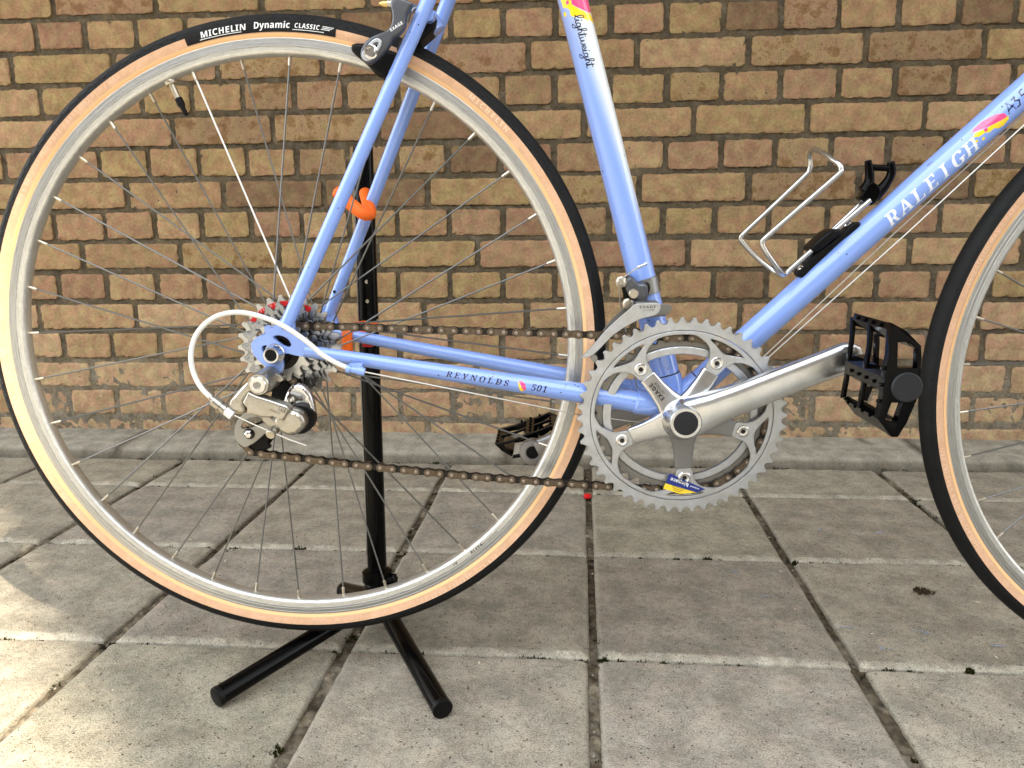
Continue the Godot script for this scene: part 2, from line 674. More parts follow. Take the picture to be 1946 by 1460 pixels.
	M.tan_pale = mat(Color(0.92, 0.79, 0.67), 0.75, 0.0, 0.3)
	M.black = mat(Color(0.035, 0.035, 0.04), 0.45, 0.0, 0.3)
	M.gloss_black = mat(Color(0.012, 0.012, 0.015), 0.14, 0.0, 0.22)
	M.cap_grey = mat(Color(0.12, 0.125, 0.135), 0.55, 0.0, 0.4)
	M.post = mat(Color(0.014, 0.014, 0.014), 0.22, 0.0, 0.25)
	M.orange = mat(Color(0.95, 0.42, 0.10), 0.55, 0.0, 0.45)
	M.red = mat(Color(0.78, 0.07, 0.08), 0.45)
	M.white = mat(Color(0.88, 0.88, 0.86), 0.4)
	M.cable = mat(Color(0.80, 0.79, 0.76), 0.3, 0.7)
	M.print_white = mat(Color(0.92, 0.93, 0.93), 0.6)
	M.print_black = mat(Color(0.06, 0.06, 0.07), 0.6)
	M.caliper = mat(Color(0.36, 0.37, 0.39), 0.36, 0.7)
	M.blue_sticker = mat(Color(0.10, 0.17, 0.47), 0.5)
	M.yellow_sticker = mat(Color(0.93, 0.80, 0.20), 0.5)
	M.leaf = mat(Color(0.62, 0.28, 0.10), 0.8)
	M.moss = mat(Color(0.15, 0.15, 0.06), 1.0, 0.0, 0.1)
	M.weed = mat(Color(0.14, 0.20, 0.07), 0.9, 0.0, 0.2)
	M.wood = mat(Color(0.72, 0.58, 0.38), 0.85)

# ---------------------------------------------------------------- setting
# grid of nx by ny cells; f(i, j) gives [position, colour]
func sheet(nx: int, ny: int, f: Callable, m: Material) -> ArrayMesh:
	var v := PackedVector3Array()
	var c := PackedColorArray()
	var id := PackedInt32Array()
	for j in ny + 1:
		for i in nx + 1:
			var r: Array = f.call(i, j)
			v.append(r[0]); c.append(r[1])
	var w := nx + 1
	var n := PackedVector3Array()
	n.resize(v.size())
	for j in ny + 1:
		for i in nx + 1:
			var dx := v[j * w + mini(i + 1, nx)] - v[j * w + maxi(i - 1, 0)]
			var dy := v[mini(j + 1, ny) * w + i] - v[maxi(j - 1, 0) * w + i]
			n[j * w + i] = dx.cross(dy).normalized()
	for j in ny:
		for i in nx:
			var a := j * w + i
			id.append_array(PackedInt32Array([a, a + w, a + 1, a + 1, a + w, a + w + 1]))
	var arr := []
	arr.resize(Mesh.ARRAY_MAX)
	arr[Mesh.ARRAY_VERTEX] = v
	arr[Mesh.ARRAY_NORMAL] = n
	arr[Mesh.ARRAY_COLOR] = c
	arr[Mesh.ARRAY_INDEX] = id
	var mesh := ArrayMesh.new()
	mesh.add_surface_from_arrays(Mesh.PRIMITIVE_TRIANGLES, arr)
	mesh.surface_set_material(0, m)
	return mesh

func fnoise(seed_: int, freq: float, oct := 3) -> FastNoiseLite:
	var n := FastNoiseLite.new()
	n.seed = seed_
	n.frequency = freq
	n.fractal_octaves = oct
	n.noise_type = FastNoiseLite.TYPE_SIMPLEX_SMOOTH
	return n

const SLAB := 0.3045
const X0 := 0.0194
const ROWS := [-0.846, -0.6567, -0.349, -0.0386, 0.270, 0.575]

func slab_mesh(x0: float, x1: float, z0: float, z1: float, tone: Color, sd: int) -> ArrayMesh:
	var no := fnoise(sd, 14.0, 4)
	var lo := fnoise(sd + 5, 5.0, 3)
	var xs := [0.0, 0.0, 0.0025, 0.006]
	var zs := [0.0, 0.0, 0.002, 0.004]
	var w := x1 - x0
	var d := z1 - z0
	var N := 22
	var us := [0.0, 0.0, 0.003, 0.007]
	for i in range(1, N):
		us.append(0.007 + (w - 0.016) * i / N)
	us.append_array([w - 0.009, w - 0.004, w, w])
	var vs := [0.0, 0.0, 0.002, 0.004]
	for i in range(1, N):
		vs.append(0.004 + (d - 0.0185) * i / N)
	vs.append_array([d - 0.0145, d - 0.011, d - 0.003, d, d])
	var nu := us.size() - 1
	var nv := vs.size() - 1
	return sheet(nu, nv, func(i: int, j: int):
		var jj: int = nv - j
		var u: float = us[i]
		var q: float = vs[jj]
		var y := no.get_noise_2d(x0 + u, z0 + q) * 0.0012 + lo.get_noise_2d(x0 + u, z0 + q) * 0.0014
		var ex := minf(u / 0.007, (w - u) / 0.009)
		var ragged := 1.0 + 0.35 * no.get_noise_2d((x0 + u) * 4.0, z0 * 3.0)
		var drop := 0.0
		if ex < 1.0:
			drop = maxf(drop, (1.0 - ex) * 0.005)
		if q < 0.004:
			drop = maxf(drop, (1.0 - q / 0.004) * 0.003)
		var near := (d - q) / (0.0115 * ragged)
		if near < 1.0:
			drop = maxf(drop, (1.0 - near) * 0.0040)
		y -= drop
		var st := lo.get_noise_2d((x0 + u) * 1.3 + 11.0, (z0 + q) * 2.6)
		var st2 := no.get_noise_2d((x0 + u) * 0.7 + 5.0, (z0 + q) * 2.0)
		var col := tone * (1.0 + 0.13 * st + 0.07 * st2)
		col = col.lerp(Color(0.34, 0.27, 0.19), clampf(st2 * 0.45 - 0.07, 0.0, 0.25))
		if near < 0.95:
			col = Color(0.60, 0.555, 0.46) * (0.9 + 0.35 * no.get_noise_2d((x0 + u) * 2.0, 3.0))  # near bevel painted paler, as if it caught the light
		elif ex < 0.8:
			col = tone.lerp(Color(0.52, 0.48, 0.40), 0.5)
		if i == 0 or i == nu or jj == 0 or jj == nv:
			y = -0.022
			col = Color(0.10, 0.085, 0.07)
		return [Vector3(x0 + u + no.get_noise_2d(q * 3.0 + 7.0, x0) * 0.0008, y, z0 + q + no.get_noise_2d(u * 3.0, z0) * 0.0008), col], M.slab)

func build_pavement() -> void:
	# the ground under and beyond the paving
	var g := PlaneMesh.new()
	g.size = Vector2(120, 120)
	var gm := mat(Color(0.40, 0.38, 0.35), 0.95)
	g.material = gm
	var ground := add("ground", g, self, Vector3(0, -0.013, 0))
	tag(ground, "dark bedding soil under the paving slabs, running on as plain ground", "", "", "structure")
	var p := group_node("pavement", self)
	tag(p, "pavement of square grey riven concrete slabs along the brick wall", "", "", "structure")
	for r in ROWS.size() - 1:
		for c in range(-5, 5):
			var tone := 0.415 + rng.randf_range(-0.03, 0.03)
			var col := Color(tone, tone * rng.randf_range(0.89, 0.915), tone * rng.randf_range(0.715, 0.755))
			var jl := 0.0062 + rng.randf_range(-0.002, 0.002)
			var jr := 0.0070 + rng.randf_range(-0.002, 0.002)
			var z0: float = ROWS[r] + 0.002
			var z1: float = ROWS[r + 1] - 0.0030 - rng.randf_range(0.0, 0.0025)
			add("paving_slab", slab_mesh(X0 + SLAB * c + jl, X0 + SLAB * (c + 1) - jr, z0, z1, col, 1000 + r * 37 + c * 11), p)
	# the same slabs outside the picture
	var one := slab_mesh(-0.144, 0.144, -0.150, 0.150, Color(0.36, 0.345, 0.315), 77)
	var mm := MultiMesh.new()
	mm.transform_format = MultiMesh.TRANSFORM_3D
	mm.mesh = one
	var spots := []
	for c in range(-14, 14):
		for r in 18:
			var z := 0.575 + 0.307 * (r + 0.5)
			if r < 5:
				z = (ROWS[r] + ROWS[r + 1]) * 0.5
				if c >= -5 and c < 5:
					continue
			else:
				z = 0.575 + 0.307 * (r - 5 + 0.5)
			spots.append([Vector3(X0 + SLAB * (c + 0.5), 0, z), 0.62 if r == 0 else 1.0])
	mm.instance_count = spots.size()
	for i in spots.size():
		mm.set_instance_transform(i, Transform3D(Basis.from_scale(Vector3(1, 1, spots[i][1])), spots[i][0]))
	var mi := MultiMeshInstance3D.new()
	mi.multimesh = mm
	mi.name = "paving_slabs_beyond"
	p.add_child(mi, true)
	mi.set_meta("kind", "stuff")
	# sand, soil and moss in the joints that run towards the wall
	var jn := fnoise(5, 60.0, 4)
	var jl2 := fnoise(6, 9.0, 2)
	for c in range(-5, 6):
		var x: float = X0 + SLAB * c
		var nz := 360
		add("joint_filling", sheet(8, nz, func(i: int, j: int):
			var z: float = 0.575 - 1.421 * j / nz
			var u := (i - 4) / 4.0 * 0.0125
			var h := -0.0075 + jn.get_noise_2d(x + u, z) * 0.0035 + jl2.get_noise_2d(x, z) * 0.004 - absf(i - 4) * 0.0003
			var k := smoothstep(-0.15, 0.35, jl2.get_noise_2d(x + 3.0, z))
			var s := 0.75 + 0.7 * jn.get_noise_2d(x + u + 9.0, z)
			return [Vector3(x + u, h, z), (Color(0.20, 0.168, 0.125).lerp(Color(0.42, 0.37, 0.29), k)) * s], M.soil), p)
	for r in range(1, ROWS.size() - 1):
		var zc: float = ROWS[r]
		var nx := 620
		add("joint_filling", sheet(nx, 3, func(i: int, j: int):
			var xx := -1.5 + 3.04 * i / nx
			var z := zc + (1.5 - j) / 1.5 * 0.005
			var h := -0.0085 + jn.get_noise_2d(xx, z + 4.0) * 0.004 + jl2.get_noise_2d(xx * 2.0, zc) * 0.002
			return [Vector3(xx, h, z), Color(0.085, 0.07, 0.05) * (0.8 + 0.8 * jn.get_noise_2d(xx, z))], M.soil), p)

func build_kerb() -> void:
	var no := fnoise(21, 9.0, 4)
	var nx := 300
	# profile from the slabs up and back to the wall
	var prof := [Vector2(-0.846, -0.012), Vector2(-0.8465, 0.004), Vector2(-0.850, 0.013), Vector2(-0.860, 0.0195), Vector2(-0.876, 0.0225), Vector2(-0.91, 0.0245), Vector2(-0.95, 0.0265), Vector2(-0.985, 0.029), Vector2(-1.02, 0.031)]
	var k := add("concrete_kerb", sheet(nx, prof.size() - 1, func(i: int, j: int):
		var x := -3.0 + 6.0 * i / nx
		var p: Vector2 = prof[j]
		var w := 0.0 if j == 0 else 1.0
		var t := 0.48 + 0.06 * no.get_noise_2d(x * 2.0, p.x * 6.0)
		var c := Color(t, t * 0.94, t * 0.80)
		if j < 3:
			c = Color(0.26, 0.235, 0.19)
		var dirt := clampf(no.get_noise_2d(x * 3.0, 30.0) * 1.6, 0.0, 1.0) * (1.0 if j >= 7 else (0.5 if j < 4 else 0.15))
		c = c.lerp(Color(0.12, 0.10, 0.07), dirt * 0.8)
		if absf(fmod(x + 3.31, 0.9) - 0.45) < 0.011:
			c = Color(0.13, 0.11, 0.085)
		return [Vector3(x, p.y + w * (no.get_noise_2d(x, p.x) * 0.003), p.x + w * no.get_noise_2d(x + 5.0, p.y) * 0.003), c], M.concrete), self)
	tag(k, "low pale concrete strip between the paving and the foot of the brick wall", "", "", "structure")

func brick_mesh(w: float, h: float, sd: int, m: Material) -> ArrayMesh:
	var r := RandomNumberGenerator.new()
	r.seed = sd
	var no := fnoise(sd, 30.0, 4)
	var rag := fnoise(sd + 60, 85.0, 2)
	var nx := 30 if w > 0.15 else 15
	var ny := 8
	var us := []
	for i in nx + 1:
		us.append(-w / 2 + w * i / nx)
	us.insert(1, -w / 2 + 0.003); us.insert(nx + 1, w / 2 - 0.003)
	var vs := []
	for i in ny + 1:
		vs.append(-h / 2 + h * i / ny)
	vs.insert(1, -h / 2 + 0.003); vs.insert(ny + 1, h / 2 - 0.003)
	var mb := MB.new()
	var P := func(i: int, j: int) -> Vector3:
		var u: float = us[i]
		var q: float = vs[j]
		var z := no.get_noise_2d(u, q) * 0.0022
		var e := minf(minf(u + w / 2, w / 2 - u), minf(q + h / 2, h / 2 - q))
		if e < 0.0005:
			z -= 0.0014
		elif e < 0.004:
			z -= 0.0003
		# worn corners and an uneven outline
		var cu: float = maxf(0.0, absf(u) - (w / 2 - 0.007)) / 0.007
		var cv: float = maxf(0.0, absf(q) - (h / 2 - 0.007)) / 0.007
		var rr := cu * cv * 0.0016
		return Vector3(u - signf(u) * rr + no.get_noise_2d(q * 1.3 + 3.0, signf(u) * 4.0) * 0.0016 * cu + rag.get_noise_2d(q + 2.0, signf(u) * 3.0) * 0.0014 * cu, q - signf(q) * rr + no.get_noise_2d(u * 0.8 + 9.0, signf(q) * 5.0) * 0.0018 * cv + rag.get_noise_2d(u, signf(q) * 3.0) * 0.0016 * cv, z - maxf(0.0, rag.get_noise_2d(u + 4.0, q * 0.7) - 0.25) * 0.012 * maxf(cu, cv))
	var a := us.size() - 1
	var b := vs.size() - 1
	for j in b:
		for i in a:
			mb.quad(P.call(i, j), P.call(i + 1, j), P.call(i + 1, j + 1), P.call(i, j + 1))
	var edge := []
	for i in a: edge.append(P.call(i, 0))
	for j in b: edge.append(P.call(a, j))
	for i in a: edge.append(P.call(a - i, b))
	for j in b: edge.append(P.call(0, b - j))
	for i in edge.size():
		var p: Vector3 = edge[i]
		var q: Vector3 = edge[(i + 1) % edge.size()]
		mb.quad(Vector3(p.x, p.y, -0.03), Vector3(q.x, q.y, -0.03), q, p)
	return mesh_of(mb, m, 50.0)

# added block, out of view, that keeps the sun off all but one corner
func build_sun_blocker() -> void:
	var t := group_node("added_sun_blocker", self, Vector3(3.036, 0, 3.866))
	t.rotation.y = atan2(0.69, 0.72)
	tag(t, "plain rendered tower added behind the camera to hold back the sun", "", "", "structure")
	var mb := MB.new()
	box(mb, Vector3(1.6, 4.25, 1.2), Vector3(3.2, 8.5, 2.4), 0.02)
	add("sun_blocker_wall", mesh_of(mb, mat(Color(0.55, 0.52, 0.48), 0.9)), t)
	mb = MB.new()
	box(mb, Vector3(1.6, 8.56, 1.2), Vector3(3.3, 0.12, 2.5), 0.01)
	add("sun_blocker_parapet", mesh_of(mb, mat(Color(0.62, 0.60, 0.57), 0.9)), t)

# added unseen masses that narrow the sky: a slab overhead and a block opposite
func build_sky_blockers() -> void:
	var mb := MB.new()
	box(mb, Vector3(0, 2.42, -0.30), Vector3(6.0, 0.16, 1.40), 0.01)
	var s := add("added_overhead_slab", mesh_of(mb, mat(Color(0.66, 0.64, 0.60), 0.9)), self)
	tag(s, "concrete slab added out of view above the wall to dim the overhead sky", "", "", "structure")
	mb = MB.new()
	box(mb, Vector3(-1.0, 2.1, 9.0), Vector3(22.0, 4.2, 3.0), 0.02)
	var o := group_node("added_opposite_block", self)
	add("added_block_wall", mesh_of(mb, mat(Color(0.40, 0.36, 0.31), 0.9)), o)
	mb = MB.new()
	for i in 9:
		box(mb, Vector3(-9.5 + 2.2 * i, 2.1, 7.49), Vector3(1.1, 1.3, 0.06), 0.01)
	add("added_block_windows", mesh_of(mb, mat(Color(0.08, 0.09, 0.10), 0.1)), o)
	tag(o, "long low block added behind the camera to cut off the low sky", "", "", "structure")

const WALL_Z := -1.0
const COURSE := 0.0708
const TOP0 := 0.0561

func build_wall() -> void:
	var wall := group_node("brick_wall", self, Vector3(0, 0, WALL_Z))
	tag(wall, "yellow brown stock brick wall with recessed mortar behind the bicycle", "wall")
	# where the upright joints of each course stand, course 0 at the bottom
	var joints := [
		[-1.341, -1.082, -0.843, -0.609, -0.362, -0.107, 0.128, 0.364, 0.587, 0.833],
		[-1.256, -1.136, -1.014, -0.894, -0.775, -0.657, -0.540, -0.425, -0.300, -0.185, -0.063, 0.054, 0.181, 0.301, 0.414, 0.532, 0.648, 0.769, 0.881],
		[-1.192, -0.965, -0.720, -0.478, -0.242, 0.004, 0.251, 0.493, 0.723, 0.951],
		[-1.257, -1.133, -1.013, -0.900, -0.773, -0.657, -0.536, -0.423, -0.301, -0.181, -0.061, 0.058, 0.178, 0.299, 0.419, 0.534, 0.650, 0.774, 0.891],
		[-1.312, -1.067, -0.825, -0.584, -0.360, -0.123, 0.123, 0.359, 0.600, 0.877],
		[-1.253, -1.131, -1.005, -0.889, -0.772, -0.651, -0.543, -0.421, -0.300, -0.178, -0.058, 0.059, 0.174, 0.298, 0.414, 0.537, 0.652, 0.773, 0.893],
		[-1.186, -0.942, -0.703, -0.469, -0.234, 0.014, 0.240, 0.486, 0.717, 0.954],
		[-1.246, -1.122, -0.999, -0.884, -0.764, -0.643, -0.530, -0.419, -0.298, -0.176, -0.052, 0.063, 0.181, 0.296, 0.413, 0.537, 0.665, 0.775, 0.888],
		[-1.318, -1.060, -0.825, -0.588, -0.346, -0.106, 0.129, 0.366, 0.600, 0.836],
		[-1.237, -1.119, -1.000, -0.879, -0.764, -0.647, -0.528, -0.414, -0.299, -0.181, -0.061, 0.063, 0.186, 0.305, 0.418, 0.537, 0.657, 0.773, 0.902],
		[-1.186, -0.935, -0.699, -0.456, -0.223, 0.007, 0.243, 0.484, 0.726, 0.961],
		[-1.247, -1.123, -1.000, -0.884, -0.763, -0.645, -0.527, -0.410, -0.296, -0.175, -0.059, 0.061, 0.184, 0.301, 0.424, 0.544, 0.661, 0.780, 0.899],
		[-1.309, -1.062, -0.820, -0.577, -0.341, -0.117, 0.118, 0.354, 0.596, 0.834],
		[-1.240, -1.124, -1.002, -0.888, -0.772, -0.658, -0.533, -0.409, -0.285, -0.171, -0.057, 0.061, 0.180, 0.299, 0.418, 0.536, 0.657, 0.777, 0.891],
		[-1.193, -0.950, -0.708, -0.466, -0.228, 0.008, 0.245, 0.482, 0.722, 0.960]]
	# bricks seen to be scorched or dark: course, place along the course
	var dark := {"10:3": 1, "12:3": 1, "8:4": 2, "10:4": 2, "8:9": 2, "12:9": 1, "12:8": 1, "6:6": 3, "7:10": 3, "11:8": 1, "9:8": 1, "7:5": 3, "11:5": 1, "3:6": 3, "10:2": 1, "5:4": 3, "13:6": 2, "13:7": 2, "6:2": 1, "9:10": 3, "8:10": 1}
	var header := []
	var stretcher := []
	for i in 9:
		header.append(brick_mesh(0.107, 0.0585, 300 + i, null))
		stretcher.append(brick_mesh(0.227, 0.0585, 400 + i, null))
	for c in joints.size():
		var js: Array = joints[c].duplicate()
		var step: float = 0.2365 if c % 2 == 0 else 0.118
		js.insert(0, js[0] - step)
		js.append(js[js.size() - 1] + step)
		for i in js.size() - 1:
			var w: float = js[i + 1] - js[i] - rng.randf_range(0.011, 0.016)
			var mid: float = (js[i] + js[i + 1]) * 0.5
			var o := MeshInstance3D.new()
			var base: float = 0.107 if w < 0.16 else 0.227
			o.mesh = (header if w < 0.16 else stretcher)[rng.randi() % 9]
			var key := "%d:%d" % [c, i]
			var m: Material = M.bricks[rng.randi() % 5] if rng.randf() < 0.72 else M.bricks[rng.randi() % 8]
			if c < 3 or (c < 6 and rng.randf() < 0.6 - 0.1 * c):
				m = M.bricks[8 + rng.randi() % 2]
			if dark.has(key):
				if dark[key] == 1: m = M.burnt[rng.randi() % 4]
				elif dark[key] == 2: m = M.bricks[7]
				else: m = M.bricks[6]
			elif c > 6 and rng.randf() < 0.16:
				m = M.burnt[rng.randi() % 4]
			o.material_override = m
			o.name = "brick" if wall.get_meta("n", 0) == 0 else "brick_%03d" % wall.get_meta("n", 0)
			wall.set_meta("n", wall.get_meta("n", 0) + 1)
			var hh := rng.randf_range(0.95, 1.03)
			o.transform = Transform3D(Basis.from_euler(Vector3(0, 0, rng.randf_range(-0.010, 0.010))).scaled(Vector3(w / base, hh, 1)), Vector3(mid + rng.randf_range(-0.001, 0.001), TOP0 + COURSE * c - 0.0293 + rng.randf_range(-0.0019, 0.0019), rng.randf_range(-0.0022, 0.0018)))
			if rng.randf() < 0.5:
				o.rotate_object_local(Vector3(0, 0, 1), PI)
			wall.add_child(o)
	wall.remove_meta("n")
	# the wall beyond the picture
	var mm := MultiMesh.new()
	mm.transform_format = MultiMesh.TRANSFORM_3D
	var far := brick_mesh(0.223, 0.0585, 500, M.bricks[0])
	mm.mesh = far
	var spots := []
	for c in 34:
		var st: float = 0.2365 if c % 2 == 0 else 0.118
		var from_x := 0.0
		var to_x := 0.0
		if c < joints.size():
			from_x = joints[c][0] - st
			to_x = joints[c][joints[c].size() - 1] + st
		for k in 24:
			for s in [-1.0, 1.0]:
				var x: float = (from_x - st * (k + 0.5)) if s < 0 else (to_x + st * (k + 0.5))
				if absf(x) < 3.6:
					spots.append([Vector3(x, TOP0 + COURSE * c - 0.0293, 0), (st - 0.0135) / 0.223])
	mm.instance_count = spots.size()
	for i in spots.size():
		mm.set_instance_transform(i, Transform3D(Basis.from_scale(Vector3(spots[i][1], 1, 1)), spots[i][0]))
	var mi := MultiMeshInstance3D.new()
	mi.multimesh = mm
	mi.name = "bricks_beyond"
	wall.add_child(mi, true)
	mi.set_meta("kind", "stuff")
	# mortar, paler where the foot of the wall has been repointed
	var no := fnoise(41, 55.0, 4)
	var lo := fnoise(42, 6.0, 3)
	var nx := 330
	var ny := 112
	add("mortar", sheet(nx, ny, func(i: int, j: int):
		var x := -1.65 + 2.97 * i / nx
		var y := -0.02 + 1.12 * j / ny
		var z := -0.0052 + 0.0030 * smoothstep(0.25, 0.10, y) + no.get_noise_2d(x, y) * 0.0045 + lo.get_noise_2d(x, y) * 0.002
		var dark_c := Color(0.215, 0.180, 0.128)
		var pale := Color(0.42, 0.37, 0.285)
		var k := smoothstep(0.34, 0.10, y + lo.get_noise_2d(x * 1.4, y * 2.0) * 0.12)
		k = maxf(k, smoothstep(0.30, 0.6, lo.get_noise_2d(x * 3.0 + 20.0, y * 5.0)) * 0.45)
		return [Vector3(x, y, z), dark_c.lerp(pale, k) * (0.9 + 0.25 * no.get_noise_2d(x + 8.0, y))], M.mortar), wall)
	var back := MB.new()
	box(back, Vector3(0, 1.2, -0.113), Vector3(8.0, 2.44, 0.2))
	add("wall_core", mesh_of(back, mat(Color(0.50, 0.46, 0.39), 0.95)), wall)

# ---------------------------------------------------------------- bicycle
const BB := Vector2(0.4113, -0.0688)

func v3(a: Array, z: float) -> Array:
	var o := []
	for i in a.size() / 2:
		o.append(Vector3(a[i * 2], a[i * 2 + 1], z))
	return o

func v2(a: Array) -> Array:
	var o := []
	for i in a.size() / 2:
		o.append(Vector2(a[i * 2], a[i * 2 + 1]))
	return o

func print_new(length: float, radius: float, k: float, base: Color) -> Print:
	var p := Print.new()
	p.k = k
	p.im = Image.create(maxi(8, int(length * k)), maxi(8, int(TAU * radius * k)), false, Image.FORMAT_RGB8)
	p.half = p.im.get_height() / 2
	p.im.fill(base)
	return p

func printed(p: Print) -> StandardMaterial3D:
	var m: StandardMaterial3D = M.paint.duplicate()
	m.albedo_color = Color.WHITE
	p.im.generate_mipmaps()
	m.albedo_texture = ImageTexture.create_from_image(p.im)
	return m

func chips(p: Print, n: int, length: float, radius: float) -> void:
	for i in n:
		var c := Vector2(rng.randf() * length, (rng.randf() - 0.5) * TAU * radius)
		var r := rng.randf_range(0.0003, 0.0008)
		p.disc(c, r, Color(0.16, 0.15, 0.20) if rng.randf() < 0.7 else Color(0.45, 0.36, 0.42), rng.randf_range(0.6, 2.2))

func grime(p: Print, n: int, from: float, to: float, radius: float) -> void:
	for i in n:
		var c := Vector2(rng.randf_range(from, to), (rng.randf() - 0.5) * TAU * radius)
		p.disc(c, rng.randf_range(0.0002, 0.0006), Color(0.24, 0.25, 0.33), rng.randf_range(0.7, 2.5))

func cursive(p: Print, text: String, o: Vector2, unit: float, stretch: float, col: Color) -> void:
	var g := {
		"l": [[0, .05, .25, .5, .33, .93, .22, 1.02, .12, .7, .12, .1, .3, 0], .3],
		"i": [[0, 0, .12, .42, .1, .05, .25, 0], .25],
		"g": [[.32, .38, .12, .44, .03, .15, .2, .02, .34, .4, .28, -.3, .12, -.5, 0, -.34, .4, .05], .4],
		"h": [[0, .05, .25, .6, .3, .96, .18, .98, .12, .5, .1, 0, .18, .36, .32, .4, .33, .05, .44, 0], .42],
		"t": [[0, 0, .14, .85, .1, .05, .28, .02], .28],
		"w": [[0, .42, .04, .05, .2, .1, .25, .42, .29, .05, .45, .1, .52, .45], .54],
		"e": [[0, .15, .27, .26, .2, .44, .05, .3, .08, .03, .32, .05], .32]}
	var x := 0.0
	for ch in text:
		var e: Array = g[ch]
		var pts := []
		for i in e[0].size() / 2:
			pts.append(o + Vector2((x + e[0][i * 2]) * unit * stretch, e[0][i * 2 + 1] * unit))
		var sm := []
		for i in pts.size() - 1:
			for k in 4:
				sm.append(pts[i].cubic_interpolate(pts[i + 1], pts[maxi(i - 1, 0)], pts[mini(i + 2, pts.size() - 1)], k / 4.0))
		sm.append(pts[pts.size() - 1])
		p.stroke(sm, 0.00042, col)
		if ch == "i":
			p.disc(o + Vector2((x + .18) * unit * stretch, .68 * unit), 0.0005, col)
		if ch == "t":
			p.stroke([o + Vector2((x - .03) * unit * stretch, .62 * unit), o + Vector2((x + .3) * unit * stretch, .66 * unit)], 0.00038, col)
		x += e[1]

const PINK := Color(0.93, 0.29, 0.52)
const YEL := Color(0.99, 0.83, 0.10)
const INK := Color(0.06, 0.07, 0.17)

func build_bike() -> void:
	bike = group_node("bicycle", self)
	bike.transform = Transform3D(Basis(Vector3(0.99908, 0, -0.04288), Vector3(0.00038, 0.99996, 0.00894), Vector3(0.04288, -0.00895, 0.99904)).orthonormalized(), Vector3(-0.3091, 0.0446, -0.0030))
	tag(bike, "light blue steel road bicycle with tan wall tyres and silver drivetrain", "bicycle")
	frame()
	wheel("rear_wheel", AXLE, 7.4, true)
	wheel("front_wheel", AXLE + Vector3(1.008, -0.043, 0), 6.3, false)
	sprockets()
	crankset()
	chain()
	rear_derailleur()
	front_derailleur()
	rear_brake()
	bottle_cage()
	cables()
	pedals()

